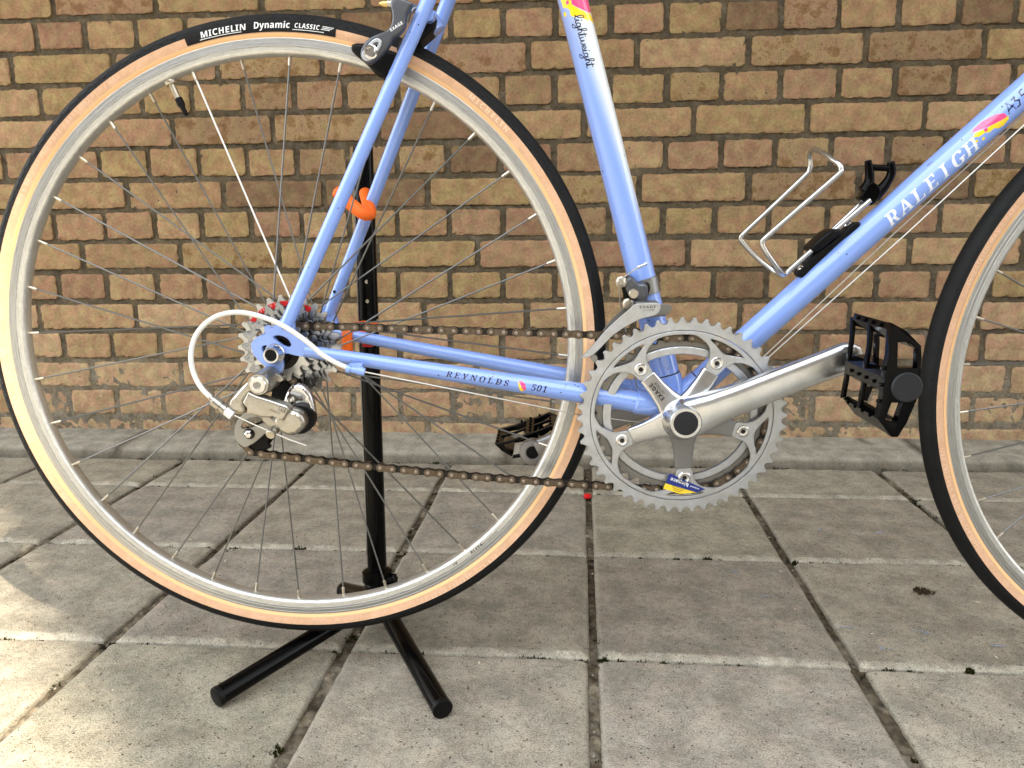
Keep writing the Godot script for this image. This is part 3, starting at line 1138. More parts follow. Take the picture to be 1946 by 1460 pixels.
func frame() -> void:
	var blue := Color(0.51, 0.635, 0.91)
	# seat tube, fading from white to blue
	var st_a := Vector3(0.2473, 0.5366, 0)
	var st_b := Vector3(BB.x, BB.y, 0)
	var r := 0.0147
	var ln := st_a.distance_to(st_b)
	var p := print_new(ln, r, 2800.0, blue)
	var no := fnoise(8, 0.05, 2)
	for x in p.im.get_width():
		var along := x / p.k
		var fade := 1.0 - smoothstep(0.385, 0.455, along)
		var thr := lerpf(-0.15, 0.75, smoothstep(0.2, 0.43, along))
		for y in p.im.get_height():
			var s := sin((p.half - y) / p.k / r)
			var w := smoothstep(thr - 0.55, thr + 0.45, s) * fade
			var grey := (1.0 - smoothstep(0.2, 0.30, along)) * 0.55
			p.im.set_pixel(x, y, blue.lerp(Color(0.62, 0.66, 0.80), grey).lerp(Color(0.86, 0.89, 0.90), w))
	p.poly(v2([.150, -.017, .2023, -.0136, .2065, -.0133, .2082, -.0084, .2112, -.0063, .2156, -.0071, .2185, -.0042, .2188, .0009, .2217, .0043, .2252, .0084, .2247, .0124, .2282, .0180, .2223, .0188, .2170, .0134, .2182, .0105, .2126, .0024, .2070, -.0032, .150, -.0015]), YEL)
	p.poly(v2([.150, -.0003, .150, .0182, .2000, .0182, .2088, .0189, .2170, .0204, .2176, .0115, .2120, .0025, .2068, -.0031]), PINK)
	p.disc(Vector2(.2036, -.0070), 0.0018, PINK, 1.1)
	p.disc(Vector2(.2126, -.0133), 0.0019, YEL, 1.2)
	cursive(p, "lightweight", Vector2(0.2172, -0.0038), 0.0090, 1.46, INK)
	chips(p, 26, ln, r)
	grime(p, 70, ln - 0.11, ln - 0.03, r)
	var mb := MB.new()
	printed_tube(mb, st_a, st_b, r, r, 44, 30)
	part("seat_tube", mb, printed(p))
	# down tube
	var dir := Vector3(0.7243, 0.6895, 0)
	var dt_a := Vector3(BB.x, BB.y, 0)
	var dt_b := dt_a + dir * 0.60
	p = print_new(0.60, 0.0145, 3000.0, blue)
	var white := Color(0.93, 0.95, 0.98)
	for i in 7:
		var t := letters("RALEIGH"[i], 0.0145, "serifbold", 0.16, 0.0, 1.0)
		p.text(t[0], Vector2(0.2885 + 0.0163 * i - t[1] * 0.5, -0.0098), 0.0, white)
	p.poly(v2([.397, .0085, .402, .0102, .412, .0098, .424, .0060, .430, .0010, .430, -.0035, .424, -.0020, .414, .0010, .404, .0050]), PINK)
	p.poly(v2([.394, .0045, .399, .0062, .403, .0046, .408, .0020, .414, .0008, .424, -.0022, .4315, -.0036, .4300, -.0066, .4235, -.0085, .4180, -.0072, .4145, -.0032, .4090, -.0034, .4050, -.0002, .3990, .0004]), YEL)
	p.disc(Vector2(.4075, .0012), 0.0016, PINK, 1.2)
	p.disc(Vector2(.3945, -.0012), 0.0012, YEL, 1.3)
	p.disc(Vector2(.4010, -.0040), 0.0014, YEL, 1.3)
	p.disc(Vector2(.3920, .0028), 0.0006, YEL, 1.3)
	# hand lettering beyond the flash
	for s in [[.433, -.0020, .4375, .0075, .4405, -.0030], [.4345, .0005, .4405, .0015], [.4425, .0062, .4465, .0070, .4440, .0035, .4475, .0015, .4455, -.0030, .4425, -.0030], [.4560, .0075, .4525, .0070, .4515, .0030, .4550, .0025, .4560, -.0010, .4520, -.0035],
			[.4620, .0070, .4600, .0020, .4620, -.0030, .4650, .0000, .4660, .0050, .4620, .0070], [.4790, .0075, .4745, .0070, .4735, -.0030, .4790, -.0025], [.4740, .0022, .4780, .0026], [.4830, .0070, .4890, -.0030], [.4890, .0070, .4830, -.0030]]:
		p.stroke(v2(s), 0.0007, INK)
	for i in 5:
		p.stroke([Vector2(.0915 + i * .0012, .0020 + 0.0012 * sin(i * 2.3)), Vector2(.0935 + i * .0014, .0032 - 0.001 * sin(i * 1.7))], 0.0003, Color(0.62, 0.42, 0.40))
		p.stroke([Vector2(.3480 + i * .0010, .0150 + 0.0010 * sin(i * 2.9)), Vector2(.3490 + i * .0012, .0135)], 0.00025, Color(0.40, 0.30, 0.36))
	chips(p, 34, 0.6, 0.0145)
	grime(p, 60, 0.03, 0.10, 0.0145)
	mb = MB.new()
	printed_tube(mb, dt_a, dt_b, 0.0145, 0.0145, 44, 30)
	part("down_tube", mb, printed(p))
	# chain stays
	var cs_a := Vector3(0.028, 0.0020, 0.0585)
	var cs_b := Vector3(0.405, -0.0632, 0.029)
	ln = cs_a.distance_to(cs_b)
	p = print_new(ln, 0.0095, 3600.0, blue)
	var k := ln / (cs_b.x - cs_a.x)
	var x := 0.142 * k
	for ch in "REYNOLDS":
		var t := letters(ch, 0.0066, "serifbold", 0.22, 0.0, 0.95)
		p.text(t[0], Vector2(x, -0.0028), 0.0, INK)
		x += t[1] + 0.0022
	p.poly(v2([.2195, .0046, .2225, .0050, .2268, .0020, .2282, -.0034, .2258, -.0048, .2232, -.0010, .2212, .0022]), PINK)
	p.poly(v2([.2185, .0044, .2200, .0030, .2222, -.0005, .2244, -.0040, .2266, -.0056, .2230, -.0064, .2212, -.0034, .2195, .0005]), YEL)
	x = 0.2325
	for ch in "501":
		var t := letters(ch, 0.0066, "serifbold", 0.22)
		p.text(t[0], Vector2(x, -0.0030), 0.0, INK)
		x += t[1] + 0.0005
	chips(p, 24, ln, 0.0095)
	grime(p, 70, ln - 0.12, ln - 0.02, 0.0095)
	mb = MB.new()
	printed_tube(mb, cs_a, cs_b, 0.0062, 0.0122, 28, 16)
	part("chain_stay", mb, printed(p))
	mb = MB.new()
	sweep(mb, [Vector3(0.026, 0.0058, -0.060), Vector3(0.15, -0.0160, -0.047), Vector3(0.40, -0.0610, -0.030)], [0.0064, 0.0075, 0.0105], 24)
	part("chain_stay", mb, M.paint)
	# seat stays
	p = print_new(0.565, 0.0073, 3600.0, blue)
	chips(p, 60, 0.565, 0.0073)
	mb = MB.new()
	printed_tube(mb, Vector3(0.0115, 0.0285, 0.0615), Vector3(0.2455, 0.517, 0.012), 0.0068, 0.0075, 26, 14)
	part("seat_stay", mb, printed(p))
	mb = MB.new()
	sweep(mb, [Vector3(0.0225, 0.027, -0.0620), Vector3(0.1728, 0.3533, -0.028), Vector3(0.2485, 0.517, -0.012)], [0.0066, 0.0075, 0.0075], 24)
	part("seat_stay", mb, M.paint)
	mb = MB.new()
	knob(mb, Vector3(0.0320, 0.0530, -0.0535), Vector3(-0.1, -0.05, 1), [Vector2(0.0017, 0), Vector2(0.0017, 0.0011)], 12)
	part("vent_hole", mb, M.black)
	# bridge between the seat stays
	mb = MB.new()
	sweep(mb, [Vector3(0.159, 0.326, -0.032), Vector3(0.159, 0.326, 0.030)], 0.0062, 18)
	knob(mb, Vector3(0.1545, 0.331, 0), Vector3(0.55, -0.8, 0), [Vector2(0.0095, 0), Vector2(0.0095, 0.017), Vector2(0.008, 0.018)], 20)
	part("brake_bridge", mb, M.paint)
	# bottom bracket shell with short lugs
	mb = MB.new()
	mb.x = Transform3D(Basis(), Vector3(BB.x, BB.y, 0))
	lathe(mb, [Vector2(0.0, -0.034), Vector2(0.0190, -0.034), Vector2(0.0205, -0.0325), Vector2(0.0205, 0.0325), Vector2(0.0190, 0.034), Vector2(0.0, 0.034)], 36)
	mb.x = Transform3D()
	for d in [[(st_a - st_b).normalized(), 0.0159, 0.036], [dir, 0.0158, 0.038]]:
		var u: Vector3 = d[0]
		var b := Vector3(BB.x, BB.y, 0)
		sweep(mb, [b, b + u * (d[2] - 0.0025), b + u * d[2], b + u * (d[2] + 0.0008)], [d[1], d[1], d[1] - 0.0006, d[1] - 0.002], 32)
	sweep(mb, [Vector3(0.405, -0.063, 0.028), Vector3(0.366, -0.0565, 0.0325), Vector3(0.3645, -0.056, 0.0327)], [0.0132, 0.0130, 0.0115], 24)
	sweep(mb, [Vector3(0.405, -0.062, -0.028), Vector3(0.368, -0.0555, -0.0325), Vector3(0.3665, -0.055, -0.0327)], [0.0118, 0.0116, 0.0100], 24)
	part("bottom_bracket_shell", mb, M.paint)
	mb = MB.new()
	for d in [[(st_a - st_b).normalized(), 0.0150, 0.0366], [dir, 0.0149, 0.0386]]:
		var u: Vector3 = d[0]
		var b := Vector3(BB.x, BB.y, 0)
		sweep(mb, [b + u * d[2], b + u * (d[2] + 0.0012)], [d[1], d[1]], 28)
	part("lug_seam", mb, mat(Color(0.20, 0.15, 0.13), 0.8))
	# head tube, top tube and fork, beyond the picture
	mb = MB.new()
	var hd := Vector3(0.285, -0.958, 0)
	var ht := dt_b + hd * -0.03
	sweep(mb, [ht - hd * 0.13, ht + hd * 0.055], 0.0175, 28)
	part("head_tube", mb, M.paint)
	mb = MB.new()
	sweep(mb, [Vector3(0.253, 0.512, 0), ht - hd * 0.10], 0.0132, 28)
	part("top_tube", mb, M.paint)
	mb = MB.new()
	for s in [-1.0, 1.0]:
		sweep(mb, smooth3([ht + hd * 0.055 + Vector3(0, 0, 0.004 * s), ht + hd * 0.085 + Vector3(0, 0, 0.026 * s), ht + hd * 0.25 + Vector3(0.0, 0, 0.040 * s), Vector3(0.975, 0.03, 0.047 * s), Vector3(1.008, -0.043, 0.049 * s)], 5), [0.012, 0.012, 0.012, 0.012, 0.012, 0.0115, 0.0115, 0.0115, 0.0115, 0.0115, 0.011, 0.011, 0.010, 0.0095, 0.009, 0.0085, 0.008, 0.0075, 0.007, 0.0065, 0.006], 18)
	part("fork", mb, M.paint)
	# dropouts
	mb = MB.new()
	var o := chaikin(v2([.0090, .0372, .0190, .0350, .0202, .0324, .0200, .0216, .0245, .0142, .0316, .0086, .0371, .0073, .0364, -.0043, .0255, -.0034, .0174, -.0022, .0092, .0006, .0056, -.0056, .0066, -.0120, .0030, -.0215, -.0030, -.0235, -.0085, -.0205, -.0122, -.0138, -.0187, -.0083, -.0244, -.0014, -.0262, .0068, -.0248, .0122, -.0182, .0176, -.0100, .0205, -.0118, .0262, -.0085, .0292, -.0020, .0262, .0003, .0297, .0045, .0335]), 2)
	plate(mb, o, 0.0575, 0.0625, 0.0009, [chaikin(v2([-.0032, .0176, .0050, .0186, .0125, .0150, .0160, .0085, .0130, .0062, .0075, .0076, .0010, .0128]), 2), circle(Vector2(.0085, .0258), 0.0014, 10), chaikin(v2([-.0152, .0062, -.0118, .0085, -.0082, .0070, .0010, .0045, .0018, -.0035, -.0060, -.0030, -.0130, -.0010]), 2)], 0.0006)
	part("dropout", mb, M.paint)
	mb = MB.new()
	var o2 := chaikin(v2([.0170, .0380, .0290, .0400, .0300, .0260, .0330, .0160, .0390, .0110, .0380, .0010, .0250, -.0010, .0120, -.0040, -.0100, -.0080, -.0180, .0010, -.0140, .0120, .0040, .0180, .0130, .0260]), 2)
	plate(mb, o2, -0.0625, -0.0575, 0.0008)
	part("dropout", mb, M.paint)
	# cable stop under the chain stay
	mb = MB.new()
	sweep(mb, [Vector3(.0735, -.0136, .0735), Vector3(.0775, -.0145, .0735), Vector3(.0776, -.0145, .0735), Vector3(.0840, -.0156, .0735), Vector3(.0841, -.0156, .0735), Vector3(.0890, -.0166, .0735), Vector3(.0920, -.0172, .0735)], [.0042, .0044, .0036, .0036, .0044, .0044, .0040], 16)
	box(mb, Vector3(.0830, -.0120, .0690), Vector3(.013, .006, .008), .001)
	part("cable_stop", mb, M.paint)

func tyre_band(a: float) -> Array:
	return [a, 0.0]

func wheel(called: String, at: Vector3, phase: float, drive: bool) -> void:
	var w := group_node(called, bike, at)
	w.set_meta("label", "rear wheel with silver rim, tan wall tyre and white lettering" if drive else "front wheel cut off by the edge of the photo")
	var N := 160
	var ty := MB.new()
	# black tread with a fine ridge along each shoulder
	lathe(ty, [Vector2(.3245, -.0125), Vector2(.3290, -.0118), Vector2(.3296, -.0113), Vector2(.3330, -.0088), Vector2(.3355, -.0052), Vector2(.337, 0), Vector2(.3355, .0052), Vector2(.3330, .0088), Vector2(.3296, .0113), Vector2(.3290, .0118), Vector2(.3245, .0125)], N)
	var tmesh := mesh_of(ty, M.rubber, 50)
	add("tyre_tread", tmesh, w)
	var sw := MB.new()
	lathe(sw, [Vector2(.3245, .0125), Vector2(.321, .0121), Vector2(.3162, .0107)], N)
	lathe(sw, [Vector2(.3162, -.0107), Vector2(.321, -.0121), Vector2(.3245, -.0125)], N)
	add("tyre_sidewall", mesh_of(sw, M.tan, 50), w)
	var bd := MB.new()
	lathe(bd, [Vector2(.3162, .0110), Vector2(.3140, .0102), Vector2(.3118, .0086)], N)
	lathe(bd, [Vector2(.3118, -.0086), Vector2(.3140, -.0102), Vector2(.3162, -.0110)], N)
	add("tyre_bead", mesh_of(bd, M.bead, 50), w)
	# zigzag edge of the tread pattern
	var zg := MB.new()
	var nz := 150
	for i in nz * 2:
		for s in [0, 1]:
			var a0 := TAU * i / (nz * 2)
			var a1 := TAU * (i + 1) / (nz * 2)
			var ra := 0.3276 if i % 2 == 0 else 0.3306
			var rb := 0.3306 if i % 2 == 0 else 0.3276
			var za: float = (0.0121 if i % 2 == 0 else 0.0106) + 0.0001
			var zb: float = (0.0106 if i % 2 == 0 else 0.0121) + 0.0001
			if s == 0:
				var p := Vector3(cos(a0) * ra, sin(a0) * ra, za)
				var q := Vector3(cos(a1) * rb, sin(a1) * rb, zb)
				sweep(zg, [p, q], 0.0003, 4, false)
	add("tread_pattern", mesh_of(zg, M.black, 50), w)
	# rim
	var rm := MB.new()
	lathe(rm, [Vector2(.3095, -.006), Vector2(.3095, .006), Vector2(.3124, .0084), Vector2(.3124, .0093), Vector2(.3119, .0095), Vector2(.3045, .0095), Vector2(.3042, .0092), Vector2(.3037, .0090), Vector2(.3005, .0088),
		Vector2(.2985, .0080), Vector2(.2970, .0062), Vector2(.2962, .0036), Vector2(.2960, .0), Vector2(.2962, -.0036), Vector2(.2970, -.0062), Vector2(.2985, -.0080), Vector2(.3005, -.0088), Vector2(.3037, -.0090), Vector2(.3042, -.0092), Vector2(.3045, -.0097), Vector2(.3119, -.0097), Vector2(.3124, -.0093), Vector2(.3124, -.0084), Vector2(.3095, -.006)], N)
	var rmesh := mesh_of(rm, M.rim, 32)
	var tk := MB.new()
	lathe(tk, [Vector2(.3119, .0094), Vector2(.3118, .0098), Vector2(.3104, .0098), Vector2(.3102, .0096), Vector2(.3086, .0096), Vector2(.3084, .0098), Vector2(.3064, .0098), Vector2(.3062, .0096), Vector2(.3049, .0096), Vector2(.3047, .0098), Vector2(.3042, .0097), Vector2(.3040, .0090)], N)
	tk.into(rmesh, M.track, 30)
	add("rim", rmesh, w)
	# hub
	var hb := MB.new()
	var fr := 0.024
	var zr := 0.018 if drive else 0.035
	var zl := -0.034 if drive else -0.035
	lathe(hb, [Vector2(0.0, zl - 0.006), Vector2(0.012, zl - 0.006), Vector2(0.0125, zl - 0.002), Vector2(fr, zl - 0.0015), Vector2(fr, zl + 0.0015), Vector2(0.013, zl + 0.003), Vector2(0.0105, zl + 0.012), Vector2(0.0105, zr - 0.012), Vector2(0.013, zr - 0.003), Vector2(fr, zr - 0.0015), Vector2(fr, zr + 0.0015), Vector2(0.0125, zr + 0.002), Vector2(0.012, zr + 0.006), Vector2(0.0, zr + 0.006)], 40)
	sweep(hb, [Vector3(0, 0, -0.066), Vector3(0, 0, 0.066)], 0.0048, 14)
	add("hub", mesh_of(hb, M.rim, 32), w)
	# spokes, three-cross; each with its nipple
	for k in 36:
		var a := deg_to_rad(phase + 10.0 * k)
		var right := k % 2 == 0
		var left_pass := (k % 4 == 0 or k % 4 == 3)
		var z: float = zr if right else zl
		z += 0.0022 if (k / 2) % 2 == 0 else -0.0022
		var ha := a + deg_to_rad(64.0 if left_pass else -64.0)
		var h := Vector3(cos(ha) * 0.0222, sin(ha) * 0.0222, z)
		var e := Vector3(cos(a) * 0.2972, sin(a) * 0.2972, 0.0012 if right else -0.0012)
		var d := (h - e).normalized()
		var sp := MB.new()
		sweep(sp, [h + Vector3(0, 0, -signf(z) * 0.003), h, h - d * 0.002, e + d * 0.008], [0.0010, 0.0010, 0.00095, 0.00095], 6)
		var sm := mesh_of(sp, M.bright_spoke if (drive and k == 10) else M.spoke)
		var np := MB.new()
		sweep(np, [e - d * 0.002, e + d * 0.001, e + d * 0.0012, e + d * 0.0095, e + d * 0.0105], [0.0026, 0.0026, 0.00175, 0.00175, 0.0012], 8)
		np.into(sm, M.nipple)
		add("spoke", sm, w)
	# valve
	if drive:
		var va := deg_to_rad(112.5)
		var dd := Vector3(-cos(va), -sin(va), 0)
		var v0 := Vector3(cos(va), sin(va), 0) * 0.297
		var vm := MB.new()
		knob(vm, v0, dd, [Vector2(0.0062, -.001), Vector2(0.0066, 0.002), Vector2(0.0058, 0.004), Vector2(0.0032, 0.0042), Vector2(0.0030, 0.019), Vector2(0.0026, 0.0195)], 18)
		var vv := mesh_of(vm, M.nipple)
		var vc := MB.new()
		knob(vc, v0 + dd * 0.0185, dd, [Vector2(0.0036, 0), Vector2(0.0040, 0.001), Vector2(0.0040, 0.0075), Vector2(0.0026, 0.0105), Vector2(0.0024, 0.0175), Vector2(0.0012, 0.0188)], 14)
		vc.into(vv, M.black)
		add("valve", vv, w)
		# black label with white lettering
		var lb := MB.new()
		var la0 := deg_to_rad(78.5)
		var la1 := deg_to_rad(106.0)
		lathe(lb, [Vector2(.3285, .01215), Vector2(.3258, .01265), Vector2(.321, .01235), Vector2(.3172, .0113)], 40, la0, la1)
		add("tyre_label", mesh_of(lb, M.rubber, 50), w)
		var zf := func(rr: float) -> float:
			if rr > 0.3258: return 0.01280 - (rr - 0.3258) * 0.19
			if rr > 0.321: return 0.01255 + (rr - 0.321) * 0.05
			return 0.01255 - (0.321 - rr) * 0.27
		var tx := MB.new()
		var t := letters("MICHELIN", 0.0056, "sansbold", 0.18, 0.0003, 1.18)
		letters_arc(tx, t[0], 0.3204, deg_to_rad(103.2), zf)
		t = letters("Dynamic", 0.0060, "sansbold", 0.15, 0.0, 1.05)
		letters_arc(tx, t[0], 0.3206, deg_to_rad(93.4), zf)
		t = letters("CLASSIC", 0.0043, "sansbold", 0.15, 0.0003, 1.0)
		letters_arc(tx, t[0], 0.3212, deg_to_rad(86.0), zf)
		for q in [[0.3188, 0.3194, 103.4, 95.6], [0.3192, 0.3198, 86.3, 80.6], [0.3218, 0.3224, 81.2, 79.6], [0.3232, 0.3238, 81.0, 79.2], [0.3246, 0.3252, 80.9, 78.9]]:
			lathe(tx, [Vector2(q[1], zf.call(q[1]) + 0.0001), Vector2(q[0], zf.call(q[0]) + 0.0001)], 16, deg_to_rad(q[3]), deg_to_rad(q[2]))
		add("tyre_lettering", mesh_of(tx, M.print_white, 30), w)
		var zf2 := func(rr: float) -> float: return zf.call(rr) - 0.00012
		var em := MB.new()
		t = letters("MICHELIN", 0.0048, "sansbold", 0.0, 0.0022, 1.1)
		letters_arc(em, t[0], 0.3186, deg_to_rad(52.3), zf2)
		t = letters("MIN 6 BARS (87 PSI) / MAX 7 BARS (102 PSI) / MAX", 0.0040, "sans", 0.0, 0.0011, 1.0)
		letters_arc(em, t[0], 0.3190, deg_to_rad(152.0), zf2)
		t = letters("28-622 / 700x28C / 25-622", 0.0040, "sans", 0.0, 0.0016, 1.0)
		letters_arc(em, t[0], 0.3240, deg_to_rad(-66.0), zf2, 1.0, true)
		add("raised_lettering", mesh_of(em, M.tan_pale, 30), w)
		var rd := MB.new()
		var zr2 := func(rr: float) -> float: return 0.00925
		t = letters("ALESA", 0.0030, "sansbold", 0.2, 0.0004, 1.3)
		letters_arc(rd, t[0], 0.3034, deg_to_rad(-51.6), zr2, 1.0, true)
		t = letters("MADE IN BELGIUM", 0.0018, "sans", 0.0, 0.0002, 1.0)
		letters_arc(rd, t[0], 0.3036, deg_to_rad(-48.6), zr2, 1.0, true)
		t = letters("(V", 0.0032, "sansbold", 0.2, 0.0004, 1.2)
		letters_arc(rd, t[0], 0.3036, deg_to_rad(-56.2), zr2, 1.0, true)
		add("rim_lettering", mesh_of(rd, M.print_black, 30), w)
	else:
		var zf3 := func(rr: float) -> float:
			if rr > 0.321: return 0.01243 + (rr - 0.321) * 0.05
			return 0.01243 - (0.321 - rr) * 0.27
		var em2 := MB.new()
		var t2 := letters("INFLATE TO MAX 7 BARS", 0.0042, "sans", 0.0, 0.0012, 1.0)
		letters_arc(em2, t2[0], 0.3186, deg_to_rad(161.0), zf3)
		t2 = letters("INFLATE TO MIN 6 BARS (87 PSI)", 0.0042, "sans", 0.0, 0.0012, 1.0)
		letters_arc(em2, t2[0], 0.3186, deg_to_rad(214.0), zf3)
		add("raised_lettering", mesh_of(em2, M.tan_pale, 30), w)

func gear(n: int, r_tip: float, r_root: float, e := 0.0, ph := 0.0, wide := 0.20) -> Array:
	var o := []
	for i in n:
		for q in [[-0.5, r_root], [-0.36, r_root + 0.0003], [-0.25, lerpf(r_root, r_tip, 0.38)], [-wide * 0.5, r_tip - 0.0004], [-wide * 0.22, r_tip], [wide * 0.22, r_tip], [wide * 0.5, r_tip - 0.0004], [0.25, lerpf(r_root, r_tip, 0.38)], [0.36, r_root + 0.0003]]:
			var a: float = ph + TAU * (i + q[0]) / n
			var r: float = q[1] * (1.0 + e * cos(2.0 * a))
			o.append(Vector2(cos(a), sin(a)) * r)
	return o

func ell(r: float, e: float, n := 120, ph := 0.0) -> Array:
	var o := []
	for i in n:
		var a := TAU * i / n + ph
		o.append(Vector2(cos(a), sin(a)) * r * (1.0 + e * cos(2.0 * a)))
	return o

func sprockets() -> void:
	var c := group_node("freewheel", bike, AXLE)
	var teeth := [26, 23, 21, 19, 17, 15, 14]
	for i in 7:
		var n: int = teeth[i]
		var rp := 0.0127 * n / TAU
		var z := 0.0185 + 0.0046 * i
		var mb := MB.new()
		plate(mb, gear(n, rp + 0.0032, rp - 0.0034, 0.0, i * 0.37, 0.30), z, z + 0.0021, 0.0004, [circle(Vector2.ZERO, 0.0165, 24)])
		add("sprocket", mesh_of(mb, M.cog_pale if i in [0, 6] else M.cog, 30), c)
	var mb2 := MB.new()
	lathe(mb2, [Vector2(0.020, 0.016), Vector2(0.0225, 0.016), Vector2(0.0225, 0.046), Vector2(0.019, 0.0485), Vector2(0.0185, 0.050), Vector2(0.0130, 0.050), Vector2(0.0125, 0.047), Vector2(0.006, 0.047)], 36)
	add("freewheel_body", mesh_of(mb2, M.dark_chain), c)
	var mb3 := MB.new()
	lathe(mb3, [Vector2(.0495, .0208), Vector2(.0495, .0213), Vector2(.0415, .0213), Vector2(.0415, .0208)], 40, deg_to_rad(58), deg_to_rad(150))
	add("red_ring", mesh_of(mb3, M.red), c)
	var mb4 := MB.new()
	var t := letters("TYPE HG UG", 0.0030, "sansbold", 0.0, 0.0006)
	letters_arc(mb4, t[0], 0.0462, deg_to_rad(134), func(_r): return 0.0215)
	add("ring_lettering", mesh_of(mb4, mat(Color(0.90, 0.55, 0.52), 0.5)), c)
	# axle nut and end
	var mb5 := MB.new()
	knob(mb5, Vector3(-0.0010, 0.0002, 0.0626), Vector3(0, 0, 1), [Vector2(0.0098, 0), Vector2(0.0104, 0.0012), Vector2(0.0104, 0.0035), Vector2(0.0098, 0.0042), Vector2(0.0082, 0.0135), Vector2(0.0077, 0.0146), Vector2(0.0062, 0.0147), Vector2(0.0056, 0.0138)], 32)
	part("axle_nut", mb5, M.chrome, null, 28)
	var mb6 := MB.new()
	knob(mb6, Vector3(-0.0010, 0.0002, 0.0755), Vector3(0, 0, 1), [Vector2(0.0056, 0), Vector2(0.0056, 0.0010)], 24)
	knob(mb6, Vector3(0, 0, 0.052), Vector3(0, 0, 1), [Vector2(0.0115, 0), Vector2(0.0115, 0.006)], 24)
	part("axle", mb6, M.black)

const BOLT0 := 58.6

